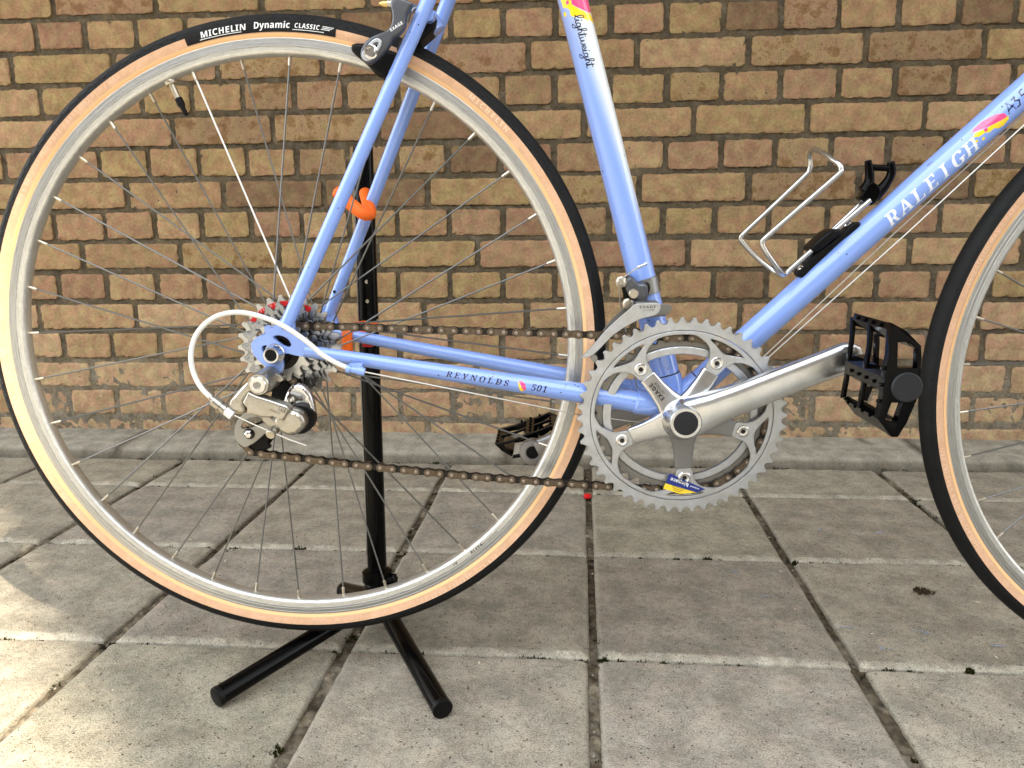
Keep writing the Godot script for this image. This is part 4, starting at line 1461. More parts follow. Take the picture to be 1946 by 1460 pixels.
func crankset() -> void:
	var c := group_node("crankset", bike, AXLE + Vector3(BB.x, BB.y, 0))
	# big ring: toothed band, then the web that carries it
	var mb := MB.new()
	plate(mb, gear(52, 0.1046, 0.0992, 0.021, 0.02, 0.26), 0.0480, 0.0508, 0.0006, [ell(0.0912, 0.021)], 0.0004)
	add("chainring", mesh_of(mb, M.ring, 30), c)
	mb = MB.new()
	var hole := []
	var wins := []
	var tab := [[.0868, -24.0], [.0853, -21.0], [.0818, -16.0], [.0770, -12.0], [.0725, -9.6], [.0670, -8.2], [.0600, -8.2], [.0560, -7.6], [.0546, -3.0], [.0546, 3.0], [.0560, 7.6], [.0600, 8.2], [.0670, 8.2], [.0725, 9.6], [.0770, 12.0], [.0818, 16.0], [.0853, 21.0], [.0868, 24.0]]
	var win := [[.0863, -13.5], [.0869, -7.0], [.0869, 0.0], [.0869, 7.0], [.0863, 13.5], [.0842, 11.5], [.0800, 6.6], [.0776, 3.0], [.0768, 0.0], [.0776, -3.0], [.0800, -6.6], [.0842, -11.5]]
	for i in 5:
		var ph := BOLT0 + 72.0 * i
		for q in tab:
			var a := deg_to_rad(ph + q[1])
			hole.append(Vector2(cos(a), sin(a)) * q[0] * (1.0 + (0.021 * cos(2 * a) if q[0] > 0.08 else 0.0)))
		for s in 5:
			var a := deg_to_rad(ph + 24.0 + 24.0 * (s + 1) / 6.0)
			hole.append(Vector2(cos(a), sin(a)) * 0.0868 * (1.0 + 0.021 * cos(2 * a)))
		var wv := []
		for q in win:
			var a := deg_to_rad(ph + q[1])
			wv.append(Vector2(cos(a), sin(a)) * q[0] * (1.0 + (0.021 * cos(2 * a) if q[0] > 0.08 else 0.0)))
		wins.append(chaikin(wv, 1))
	plate(mb, ell(0.0908, 0.021), 0.0476, 0.0505, 0.0007, [chaikin(hole, 1)] + wins, 0.0004)
	add("chainring_web", mesh_of(mb, M.ring, 34), c)
	# inner ring
	mb = MB.new()
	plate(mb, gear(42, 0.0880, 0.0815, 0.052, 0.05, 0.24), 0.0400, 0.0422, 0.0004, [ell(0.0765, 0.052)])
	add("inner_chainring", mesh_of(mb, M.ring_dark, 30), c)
	mb = MB.new()
	plate(mb, ell(0.0762, 0.052), 0.0395, 0.0440, 0.0016, [ell(0.0675, 0.052)], 0.0010)
	add("inner_chainring_rim", mesh_of(mb, M.ring, 34), c)
	# crank arm with its five-armed spider
	mb = MB.new()
	knob(mb, Vector3(0, 0, 0.034), Vector3(0, 0, 1), [Vector2(0.018, 0), Vector2(0.021, 0.016), Vector2(0.0215, 0.028), Vector2(0.0185, 0.036), Vector2(0.0160, 0.0420), Vector2(0.0150, 0.0432)], 36)
	var eye := Vector3(0.1528, 0.0664, 0.0)
	var u := eye.normalized()
	arm(mb, [[u * -0.012 + Vector3(0, 0, 0.060), 0.006, 0.006], [u * -0.006 + Vector3(0, 0, 0.061), 0.0150, 0.011], [u * 0.010 + Vector3(0, 0, 0.0625), 0.0200, 0.0128], [u * 0.030 + Vector3(0, 0, 0.065), 0.0176, 0.0120], [u * 0.055 + Vector3(0, 0, 0.067), 0.0158, 0.0108], [u * 0.085 + Vector3(0, 0, 0.0695), 0.0151, 0.0098], [u * 0.120 + Vector3(0, 0, 0.0725), 0.0146, 0.0088], [u * 0.150 + Vector3(0, 0, 0.0755), 0.0146, 0.0082], [u * 0.166 + Vector3(0, 0, 0.077), 0.0150, 0.0080], [u * 0.174 + Vector3(0, 0, 0.077), 0.0125, 0.0078], [u * 0.179 + Vector3(0, 0, 0.077), 0.0075, 0.0070], [u * 0.1805 + Vector3(0, 0, 0.077), 0.003, 0.004]], 28, 0.62)
	var am := mesh_of(mb, M.crank, 42)
	add("crank_arm", am, c)
	for i in 5:
		var a := deg_to_rad(BOLT0 + 72.0 * i)
		var d := Vector3(cos(a), sin(a), 0)
		mb = MB.new()
		arm(mb, [[d * 0.004 + Vector3(0, 0, 0.056), 0.017, 0.0075], [d * 0.016 + Vector3(0, 0, 0.0535), 0.0150, 0.0068], [d * 0.026 + Vector3(0, 0, 0.0515), 0.0118, 0.0056], [d * 0.040 + Vector3(0, 0, 0.0492), 0.0096, 0.0046], [d * 0.0535 + Vector3(0, 0, 0.0478), 0.0091, 0.0040], [d * 0.0543 + Vector3(0, 0, 0.0477), 0.0086, 0.0036]], 20, 0.42)
		arm(mb, [[d * 0.0535 + Vector3(0, 0, 0.0455), 0.0075, 0.0016], [d * 0.068 + Vector3(0, 0, 0.0455), 0.0072, 0.0016], [d * 0.0725 + Vector3(0, 0, 0.0455), 0.003, 0.0014]], 12, 0.6)
		add("spider_arm", mesh_of(mb, M.spider if i in [3, 4] else M.crank, 42), c)  # two lower arms get a darker metal, their shade put into the colour
		mb = MB.new()
		var bp := d * 0.0650 + Vector3(0, 0, 0.0500)
		knob(mb, bp, Vector3(0, 0, 1), [Vector2(0.0064, 0), Vector2(0.0064, 0.0008), Vector2(0.0058, 0.0014), Vector2(0.0046, 0.0015), Vector2(0.0043, 0.0008), Vector2(0.0030, 0.0007), Vector2(0.0027, -0.0005)], 22)
		var bm := mesh_of(mb, M.chrome, 25)
		mb = MB.new()
		knob(mb, bp + Vector3(0, 0, 0.0004), Vector3(0, 0, 1), [Vector2(0.0026, 0), Vector2(0.0026, 0.0002)], 6)
		mb.into(bm, M.dark_chain)
		add("chainring_bolt", bm, c)
	mb = MB.new()
	knob(mb, Vector3(0, 0, 0.0765), Vector3(0, 0, 1), [Vector2(0.0122, 0), Vector2(0.0122, 0.0009), Vector2(0.0115, 0.0014)], 40)
	add("dust_cap", mesh_of(mb, M.cap_grey), c)
	# lettering stamped on the spider arm
	mb = MB.new()
	var sa := deg_to_rad(BOLT0 + 72.0)
	var sd := Vector3(cos(sa), sin(sa), 0)
	var su := Vector3(-sd.y, sd.x, 0)
	var rd := (sd + Vector3(0, 0, -0.135)).normalized()
	var t := letters("EXAGE", 0.0042, "sansbold", 0.0, 0.0004, 1.05)
	letters_on(mb, t[0], sd * 0.0275 + su * 0.0002 + Vector3(0, 0, 0.0575), rd, su)
	t = letters("ACTION", 0.0024, "sans", 0.0, 0.0003)
	letters_on(mb, t[0], sd * 0.0330 - su * 0.0036 + Vector3(0, 0, 0.0566), rd, su)
	add("crank_lettering", mesh_of(mb, M.print_black), c)
	# sticker at the bottom of the ring
	mb = MB.new()
	plate(mb, v2([-.0105, -.0600, .0270, -.0772, .0180, -.0805, -.0140, -.0706]), 0.0502, 0.0508)
	add("blue_sticker", mesh_of(mb, M.blue_sticker), c)
	mb = MB.new()
	plate(mb, v2([-.0142, -.0709, .0174, -.0807, .0010, -.0822, -.0165, -.0766]), 0.0502, 0.0508)
	add("yellow_sticker", mesh_of(mb, M.yellow_sticker), c)
	mb = MB.new()
	var tr := Vector3(-0.94, 0.34, 0)
	var tu := Vector3(-0.34, -0.94, 0)
	t = letters("biopace", 0.0037, "sansbold", 0.0, 0.0001, 1.0)
	letters_on(mb, t[0], Vector3(0.0102, -0.0711, 0.0511), tr, tu)
	t = letters("SHIMANO", 0.0013, "sansbold", 0.0, 0.0001, 1.1)
	letters_on(mb, t[0], Vector3(0.0208, -0.0762, 0.0511), tr, tu)
	add("sticker_lettering", mesh_of(mb, M.print_white), c)
	mb = MB.new()
	for q in [[0.006, -0.0777, 0.014], [0.004, -0.0790, 0.012], [0.002, -0.0802, 0.009]]:
		letters_on(mb, PackedVector2Array([Vector2(0, 0), Vector2(q[2], 0), Vector2(q[2], 0.0004), Vector2(0, 0), Vector2(q[2], 0.0004), Vector2(0, 0.0004)]), Vector3(q[0], q[1], 0.0511), tr, tu)
	add("sticker_small_print", mesh_of(mb, M.print_black), c)
	# far side crank
	mb = MB.new()
	var le := Vector3(-0.1546, -0.0737, 0)
	var lu := le.normalized()
	arm(mb, [[lu * -0.015 + Vector3(0, 0, -0.058), 0.008, 0.008], [lu * 0.0 + Vector3(0, 0, -0.060), 0.0175, 0.0125], [lu * 0.02 + Vector3(0, 0, -0.063), 0.0165, 0.0115], [lu * 0.05 + Vector3(0, 0, -0.066), 0.0140, 0.0095], [lu * 0.12 + Vector3(0, 0, -0.073), 0.0128, 0.0080], [lu * 0.155 + Vector3(0, 0, -0.077), 0.0122, 0.0072], [lu * 0.165 + Vector3(0, 0, -0.078), 0.0120, 0.0066]], 24, 0.6)
	knob(mb, le + Vector3(0, 0, -0.085), Vector3(0, 0, 1), [Vector2(0.0150, 0), Vector2(0.0158, 0.002), Vector2(0.0158, 0.0105), Vector2(0.0145, 0.0125), Vector2(0.0088, 0.0128), Vector2(0.0082, 0.0120)], 32)
	var lm := mesh_of(mb, M.spider, 42)
	mb = MB.new()
	knob(mb, le + Vector3(0, 0, -0.0735), Vector3(0, 0, 1), [Vector2(0.0078, 0), Vector2(0.0078, 0.0008)], 24)
	mb.into(lm, M.black)
	add("far_crank_arm", lm, c)
	mb = MB.new()
	sweep(mb, [Vector3(0, 0, -0.07), Vector3(0, 0, 0.06)], 0.008, 16)
	add("spindle", mesh_of(mb, M.steel), c)

func chain() -> void:
	var z := 0.0430
	var path := []
	var C := BB
	for i in 60:
		var a := deg_to_rad(-97.0 + 190.0 * i / 59.0)
		path.append(C + Vector2(cos(a), sin(a)) * 0.0846 * (1.0 + 0.045 * cos(2 * a)))
	for i in 24:
		var a := deg_to_rad(94.0 + 196.0 * i / 23.0)
		path.append(Vector2(cos(a), sin(a)) * 0.0268)
	var G := Vector2(0.0000, -0.0480)
	for i in 10:
		var a := deg_to_rad(35.0 - 95.0 * i / 9.0)
		path.append(G + Vector2(cos(a), sin(a)) * 0.0135)
	var J := Vector2(-0.0350, -0.0965)
	for i in 12:
		var a := deg_to_rad(150.0 + 125.0 * i / 11.0)
		path.append(J + Vector2(cos(a), sin(a)) * 0.0140)
	# the lower run sags a little
	var p0: Vector2 = path[path.size() - 1]
	for i in range(1, 12):
		var f := i / 12.0
		path.append(p0.lerp(path[0], f) + Vector2(0, -0.0045 * sin(PI * f)))
	var length := 0.0
	for i in path.size():
		length += path[i].distance_to(path[(i + 1) % path.size()])
	var n := int(round(length / 0.0127 / 2.0)) * 2
	var step := length / n
	var pts := []
	var seg := 0
	var done := 0.0
	for i in n:
		var want := i * step
		while done + path[seg].distance_to(path[(seg + 1) % path.size()]) < want:
			done += path[seg].distance_to(path[(seg + 1) % path.size()])
			seg += 1
		pts.append(path[seg].lerp(path[(seg + 1) % path.size()], (want - done) / path[seg].distance_to(path[(seg + 1) % path.size()])))
	# one outer and one inner link, then copies
	var c := group_node("chain", bike, AXLE)
	var h := step * 0.5
	var shape := func(r: float, waist: float) -> Array:
		var o := []
		for i in 9:
			var a := deg_to_rad(-125.0 + 250.0 * i / 8.0)
			o.append(Vector2(h + cos(a) * r, sin(a) * r))
		o.append(Vector2(0, waist))
		for i in 9:
			var a := deg_to_rad(55.0 + 250.0 * i / 8.0)
			o.append(Vector2(-h + cos(a) * r, sin(a) * r))
		o.append(Vector2(0, -waist))
		return o
	var mb := MB.new()
	for s in [[0.0024, 0.0036], [-0.0036, -0.0024]]:
		plate(mb, shape.call(0.0043, 0.0029), s[0], s[1], 0.0003)
	var outer := mesh_of(mb, M.rust_chain, 30)
	mb = MB.new()
	for s in [-1.0, 1.0]:
		knob(mb, Vector3(h * s, 0, -0.0042), Vector3(0, 0, 1), [Vector2(0.0017, 0), Vector2(0.0019, 0.0004), Vector2(0.0019, 0.0080), Vector2(0.0015, 0.0084)], 10)
	mb.into(outer, M.pin)
	mb = MB.new()
	for s in [[0.0013, 0.0022], [-0.0022, -0.0013]]:
		plate(mb, shape.call(0.0040, 0.0030), s[0], s[1], 0.0002)
	for s in [-1.0, 1.0]:
		knob(mb, Vector3(h * s, 0, -0.0013), Vector3(0, 0, 1), [Vector2(0.0038, 0), Vector2(0.0038, 0.0026)], 12)
	var inner := mesh_of(mb, M.dark_chain, 30)
	for i in n:
		var a: Vector2 = pts[i]
		var b: Vector2 = pts[(i + 1) % n]
		var o := add("outer_link" if i % 2 == 0 else "inner_link", outer if i % 2 == 0 else inner, c)
		var mid := (a + b) * 0.5
		o.transform = Transform3D(Basis(Vector3(0, 0, 1), (b - a).angle()), Vector3(mid.x, mid.y, z))

func rear_derailleur() -> void:
	var c := group_node("rear_derailleur", bike, AXLE)
	# mounting knuckle and its bolt
	var mb := MB.new()
	knob(mb, Vector3(-0.0072, -0.0240, 0.0625), Vector3(-0.05, -0.05, 1), [Vector2(0.0100, 0), Vector2(0.0115, 0.002), Vector2(0.0118, 0.026), Vector2(0.0112, 0.0325), Vector2(0.0100, 0.034)], 32)
	plate(mb, chaikin(v2([.0005, -.0170, .0080, -.0205, .0102, -.0245, .0060, -.0275, .0010, -.0250]), 1), 0.066, 0.076, 0.001)
	add("mounting_knuckle", mesh_of(mb, M.derailleur, 34), c)
	mb = MB.new()
	var nb := Vector3(-0.05, -0.05, 1).normalized()
	var bo := Vector3(-0.0072, -0.0240, 0.0625) + nb * 0.0335
	knob(mb, bo, nb, [Vector2(0.0086, 0), Vector2(0.0086, 0.0012), Vector2(0.0078, 0.0022), Vector2(0.0040, 0.0024), Vector2(0.0036, 0.0012)], 28)
	add("mounting_bolt", mesh_of(mb, M.chrome, 25), c)
	mb = MB.new()
	lathe(mb, [Vector2(0, 0)], 4)
	knob(mb, bo + nb * 0.0012, nb, [Vector2(0.0034, 0), Vector2(0.0034, 0.0003)], 6)
	add("bolt_socket", mesh_of(mb, M.steel), c)
	# upper arm running down and back
	mb = MB.new()
	plate(mb, chaikin(v2([-.0145, -.0200, -.0230, -.0245, -.0330, -.0350, -.0412, -.0440, -.0412, -.0490, -.0330, -.0545, -.0285, -.0560, -.0240, -.0540, -.0246, -.0475, -.0262, -.0445, -.0190, -.0335, -.0110, -.0340, -.0065, -.0300]), 1), 0.079, 0.0945, 0.0030, [], 0.002)
	add("upper_arm", mesh_of(mb, M.derailleur, 50), c)
	# parallelogram
	mb = MB.new()
	plate(mb, v2([-.0192, -.0325, -.0110, -.0362, .0180, -.0462, .0212, -.0503, .0136, -.0622, .0100, -.0612, .0040, -.0578, -.0020, -.0590, -.0095, -.0580, -.0150, -.0562, -.0222, -.0545, -.0220, -.0490, -.0258, -.0438]), 0.0830, 0.0975, 0.0024, [], 0.002)
	add("parallelogram", mesh_of(mb, M.derailleur, 50), c)
	mb = MB.new()
	for q in [[[.0120, -.0467, .0178, -.0490, .0160, -.0532, .0100, -.0508], 0]]:
		var f := v2(q[0])
		for i in 4:
			var a: Vector2 = f[i]
			var b: Vector2 = f[(i + 1) % 4]
			sweep(mb, [Vector3(a.x, a.y, 0.0976), Vector3(b.x, b.y, 0.0976)], 0.00025, 4, false)
	var t := letters("SIS", 0.0022, "sansbold", 0.2, 0.0003)
	letters_on(mb, t[0], Vector3(0.0118, -0.0507, 0.0978), Vector3(0.93, -0.37, 0), Vector3(0.37, 0.93, 0))
	t = letters("SHIMANO", 0.0016, "sans", 0.0, 0.0002)
	letters_on(mb, t[0], Vector3(0.0010, -0.0508, 0.0978), Vector3(0.93, -0.37, 0), Vector3(0.37, 0.93, 0))
	add("derailleur_lettering", mesh_of(mb, mat(Color(0.30, 0.29, 0.27), 0.6)), c)
	# lower knuckle, its dark seal and the spring cup behind
	mb = MB.new()
	plate(mb, chaikin(v2([.0010, -.0640, .0060, -.0560, .0134, -.0504, .0240, -.0525, .0300, -.0555, .0335, -.0610, .0345, -.0680, .0290, -.0748, .0195, -.0795, .0095, -.0765, .0030, -.0710]), 2), 0.074, 0.0925, 0.0042, [], 0.003)
	add("lower_knuckle", mesh_of(mb, M.derailleur, 60), c)
	mb = MB.new()
	knob(mb, Vector3(0.0225, -0.0660, 0.061), Vector3(0, 0, 1), [Vector2(0.0150, 0), Vector2(0.0152, 0.013), Vector2(0.0145, 0.0145)], 32)
	add("seal", mesh_of(mb, M.black), c)
	mb = MB.new()
	plate(mb, chaikin(v2([.0130, -.0325, .0070, -.0420, .0035, -.0530, .0060, -.0640, .0160, -.0800, .0290, -.0805, .0365, -.0720, .0372, -.0580, .0345, -.0430, .0290, -.0335, .0210, -.0300]), 2), 0.0585, 0.0665, 0.0035, [], 0.001)
	add("spring_cup", mesh_of(mb, M.chrome, 60), c)
	mb = MB.new()
	knob(mb, Vector3(0.0140, -0.0495, 0.0665), Vector3(-0.3, 0.5, 0.8), [Vector2(0.0028, 0), Vector2(0.0030, 0.005), Vector2(0.0022, 0.0055)], 8)
	knob(mb, Vector3(-0.0160, -0.0560, 0.083), Vector3(-0.3, -0.7, 0.5), [Vector2(0.0024, 0), Vector2(0.0024, 0.004), Vector2(0.0018, 0.0045)], 8)
	add("limit_screw", mesh_of(mb, M.nipple), c)
	# cable clamp
	mb = MB.new()
	plate(mb, chaikin(v2([-.0100, -.0590, -.0040, -.0585, .0010, -.0620, .0080, -.0680, .0085, -.0725, .0040, -.0755, -.0015, -.0735, -.0065, -.0670, -.0105, -.0640]), 1), 0.084, 0.0885, 0.0012)
	knob(mb, Vector3(0.0015, -0.0722, 0.084), Vector3(-0.15, -0.35, 1), [Vector2(0.0050, 0), Vector2(0.0052, 0.007), Vector2(0.0046, 0.0085), Vector2(0.0050, 0.009), Vector2(0.0050, 0.0125), Vector2(0.0042, 0.0132)], 20)
	add("cable_clamp", mesh_of(mb, M.derailleur, 36), c)
	# pulley cage: outer plate with its window, inner plate, two toothed pulleys
	var co := chaikin(v2([-.0120, -.0610, -.0316, -.0614, -.0429, -.0648, -.0504, -.0735, -.0541, -.0848, -.0521, -.0946, -.0443, -.1018, -.0380, -.0990, -.0314, -.0955, -.0136, -.0795, -.0020, -.0670]), 2)
	mb = MB.new()
	plate(mb, co, 0.0520, 0.0542, 0.0007, [chaikin(v2([-.0470, -.0800, -.0410, -.0720, -.0330, -.0685, -.0240, -.0690, -.0190, -.0735, -.0250, -.0765, -.0330, -.0790, -.0400, -.0815]), 2)])
	add("cage_plate", mesh_of(mb, M.cage_grey, 40), c)
	mb = MB.new()
	plate(mb, chaikin(v2([.0100, -.0330, .0160, -.0480, .0040, -.0640, -.0240, -.1060, -.0420, -.1090, -.0470, -.0940, -.0260, -.0740, -.0100, -.0480, -.0060, -.0350]), 2), 0.0340, 0.0355, 0.0004)
	add("cage_plate", mesh_of(mb, M.dark_chain, 40), c)
	for q in [Vector3(-0.0350, -0.0965, 0.0415), Vector3(0.0000, -0.0480, 0.0415)]:
		mb = MB.new()
		mb.x = Transform3D(Basis(), q)
		plate(mb, gear(10, 0.0172, 0.0128, 0.0, 0.2, 0.3), 0.0, 0.0030, 0.0004)
		add("pulley", mesh_of(mb, M.black, 35), c)
	mb = MB.new()
	knob(mb, Vector3(-0.0372, -0.0862, 0.0540), Vector3(0, 0, 1), [Vector2(0.0058, 0), Vector2(0.0058, 0.0006)], 24)
	add("bolt_recess", mesh_of(mb, M.dark_chain), c)
	mb = MB.new()
	knob(mb, Vector3(-0.0372, -0.0862, 0.0545), Vector3(0, 0, 1), [Vector2(0.0046, 0), Vector2(0.0046, 0.0030), Vector2(0.0032, 0.0044), Vector2(0.0010, 0.0048)], 6)
	add("pulley_bolt", mesh_of(mb, M.chrome, 20), c)
	# barrel adjuster
	mb = MB.new()
	var a0 := Vector3(-0.0575, -0.0420, 0.0905)
	var ad := Vector3(0.0215, -0.0170, 0.002)
	knob(mb, a0, ad, [Vector2(0.0027, -0.004), Vector2(0.0029, 0.0), Vector2(0.0050, 0.0005), Vector2(0.0056, 0.002), Vector2(0.0056, 0.010), Vector2(0.0048, 0.0105), Vector2(0.0048, 0.0125), Vector2(0.0054, 0.013), Vector2(0.0054, 0.016), Vector2(0.0046, 0.0165)], 14)
	add("barrel_adjuster", mesh_of(mb, M.derailleur, 24), c)
	mb = MB.new()
	var e := a0 + ad.normalized() * 0.0165
	knob(mb, e, ad, [Vector2(0.0050, 0), Vector2(0.0050, 0.0085), Vector2(0.0042, 0.009)], 6)
	add("cable_end_block", mesh_of(mb, M.white, 20), c)

func front_derailleur() -> void:
	var c := group_node("front_derailleur", bike, AXLE)
	var mb := MB.new()
	plate(mb, chaikin(v2([.3078, -.0058, .3158, .0014, .3322, .0213, .3440, .0325, .3529, .0400, .3600, .0468, .3630, .0480, .3826, .0486, .3866, .0470, .3868, .0430, .3838, .0372, .3760, .0348, .3680, .0332, .3576, .0280, .3480, .0222, .3383, .0151, .3310, .0070, .3249, .0006, .3189, -.0047, .3098, -.0070]), 1), 0.0535, 0.0555, 0.0006)
	add("cage_plate", mesh_of(mb, M.ring, 36), c)
	mb = MB.new()
	plate(mb, chaikin(v2([.3190, -.0100, .3400, .0130, .3620, .0300, .3800, .0310, .3985, .0330, .4018, .0415, .3998, .0450, .3890, .0445, .3640, .0480, .3500, .0400, .3300, .0180]), 1), 0.0290, 0.0305, 0.0005)
	add("cage_plate", mesh_of(mb, M.ring_dark, 36), c)
	mb = MB.new()
	box(mb, Vector3(0.3735, 0.0482, 0.0425), Vector3(0.022, 0.0016, 0.024), 0.0004)
	knob(mb, Vector3(0.3215, -0.0075, 0.030), Vector3(0, 0, 1), [Vector2(0.0035, 0), Vector2(0.0035, 0.022)], 12)
	add("cage_bridge", mesh_of(mb, M.steel), c)
	mb = MB.new()
	var t := letters("EXAGE", 0.0026, "sansbold", 0.0, 0.0004, 1.3)
	letters_on(mb, t[0], Vector3(0.3655, 0.0432, 0.0557), Vector3(1, 0.02, 0), Vector3(-0.02, 1, 0))
	t = letters("ACTION", 0.0018, "sans", 0.0, 0.0003, 1.1)
	letters_on(mb, t[0], Vector3(0.3690, 0.0405, 0.0557), Vector3(1, 0.02, 0), Vector3(-0.02, 1, 0))
	add("cage_lettering", mesh_of(mb, mat(Color(0.33, 0.31, 0.29), 0.6)), c)
	# clamp band round the seat tube
	mb = MB.new()
	var ax := Vector3(0.2634, -0.9647, 0).normalized()
	var q := Vector3(0.3765, 0.0607, 0)
	sweep(mb, [q - ax * 0.0085, q - ax * 0.008, q + ax * 0.008, q + ax * 0.0085], [0.0150, 0.0162, 0.0162, 0.0150], 32)
	add("clamp_band", mesh_of(mb, M.steel), c)
	mb = MB.new()
	plate(mb, chaikin(v2([.3560, .0735, .3605, .0738, .3640, .0690, .3665, .0662, .3735, .0668, .3768, .0640, .3768, .0530, .3752, .0470, .3650, .0460, .3625, .0500, .3570, .0545, .3535, .0600, .3525, .0680]), 1), 0.010, 0.034, 0.003, [], 0.001)
	add("body", mesh_of(mb, M.caliper, 50), c)
	mb = MB.new()
	plate(mb, chaikin(v2([.3745, .0665, .3790, .0660, .3800, .0600, .3775, .0520, .3740, .0500]), 1), 0.012, 0.026, 0.002)
	add("band_lug", mesh_of(mb, M.black, 50), c)
	mb = MB.new()
	knob(mb, Vector3(0.3500, 0.0675, 0.028), Vector3(-0.15, 0.05, 1), [Vector2(0.0058, 0), Vector2(0.0058, 0.005), Vector2(0.0046, 0.0055), Vector2(0.0046, 0.0100), Vector2(0.0032, 0.0112)], 8)
	knob(mb, Vector3(0.3610, 0.0565, 0.030), Vector3(0, 0, 1), [Vector2(0.0048, 0), Vector2(0.0050, 0.013), Vector2(0.0042, 0.0140)], 20)
	knob(mb, Vector3(0.3562, 0.0458, 0.028), Vector3(0, 0, 1), [Vector2(0.0055, 0), Vector2(0.0055, 0.009), Vector2(0.0040, 0.010)], 16)
	add("bolt", mesh_of(mb, M.nipple, 30), c)
	mb = MB.new()
	plate(mb, chaikin(v2([.3500, .0640, .3580, .0600, .3640, .0470, .3600, .0420, .3520, .0430, .3535, .0520]), 1), 0.014, 0.026, 0.002)
	add("link_arm", mesh_of(mb, M.black, 50), c)
	mb = MB.new()
	sweep(mb, [Vector3(.3500, .0720, .036), Vector3(.3664, .0825, .030), Vector3(.3665, .0826, .030)], 0.0007, 6)
	sweep(mb, [Vector3(.3660, .0822, .030), Vector3(.3680, .0832, .030), Vector3(.3681, .0833, .030), Vector3(.3720, .0848, .029), Vector3(.3745, .0860, .028)], [.0017, .0017, .0013, .0013, .0017], 8)
	sweep(mb, [Vector3(.3480, .0640, .030), Vector3(.3490, .0491, .024), Vector3(.3530, .0340, .012), Vector3(.3720, -.0500, -.004)], 0.0007, 6)
	add("cable", mesh_of(mb, M.cable), c)

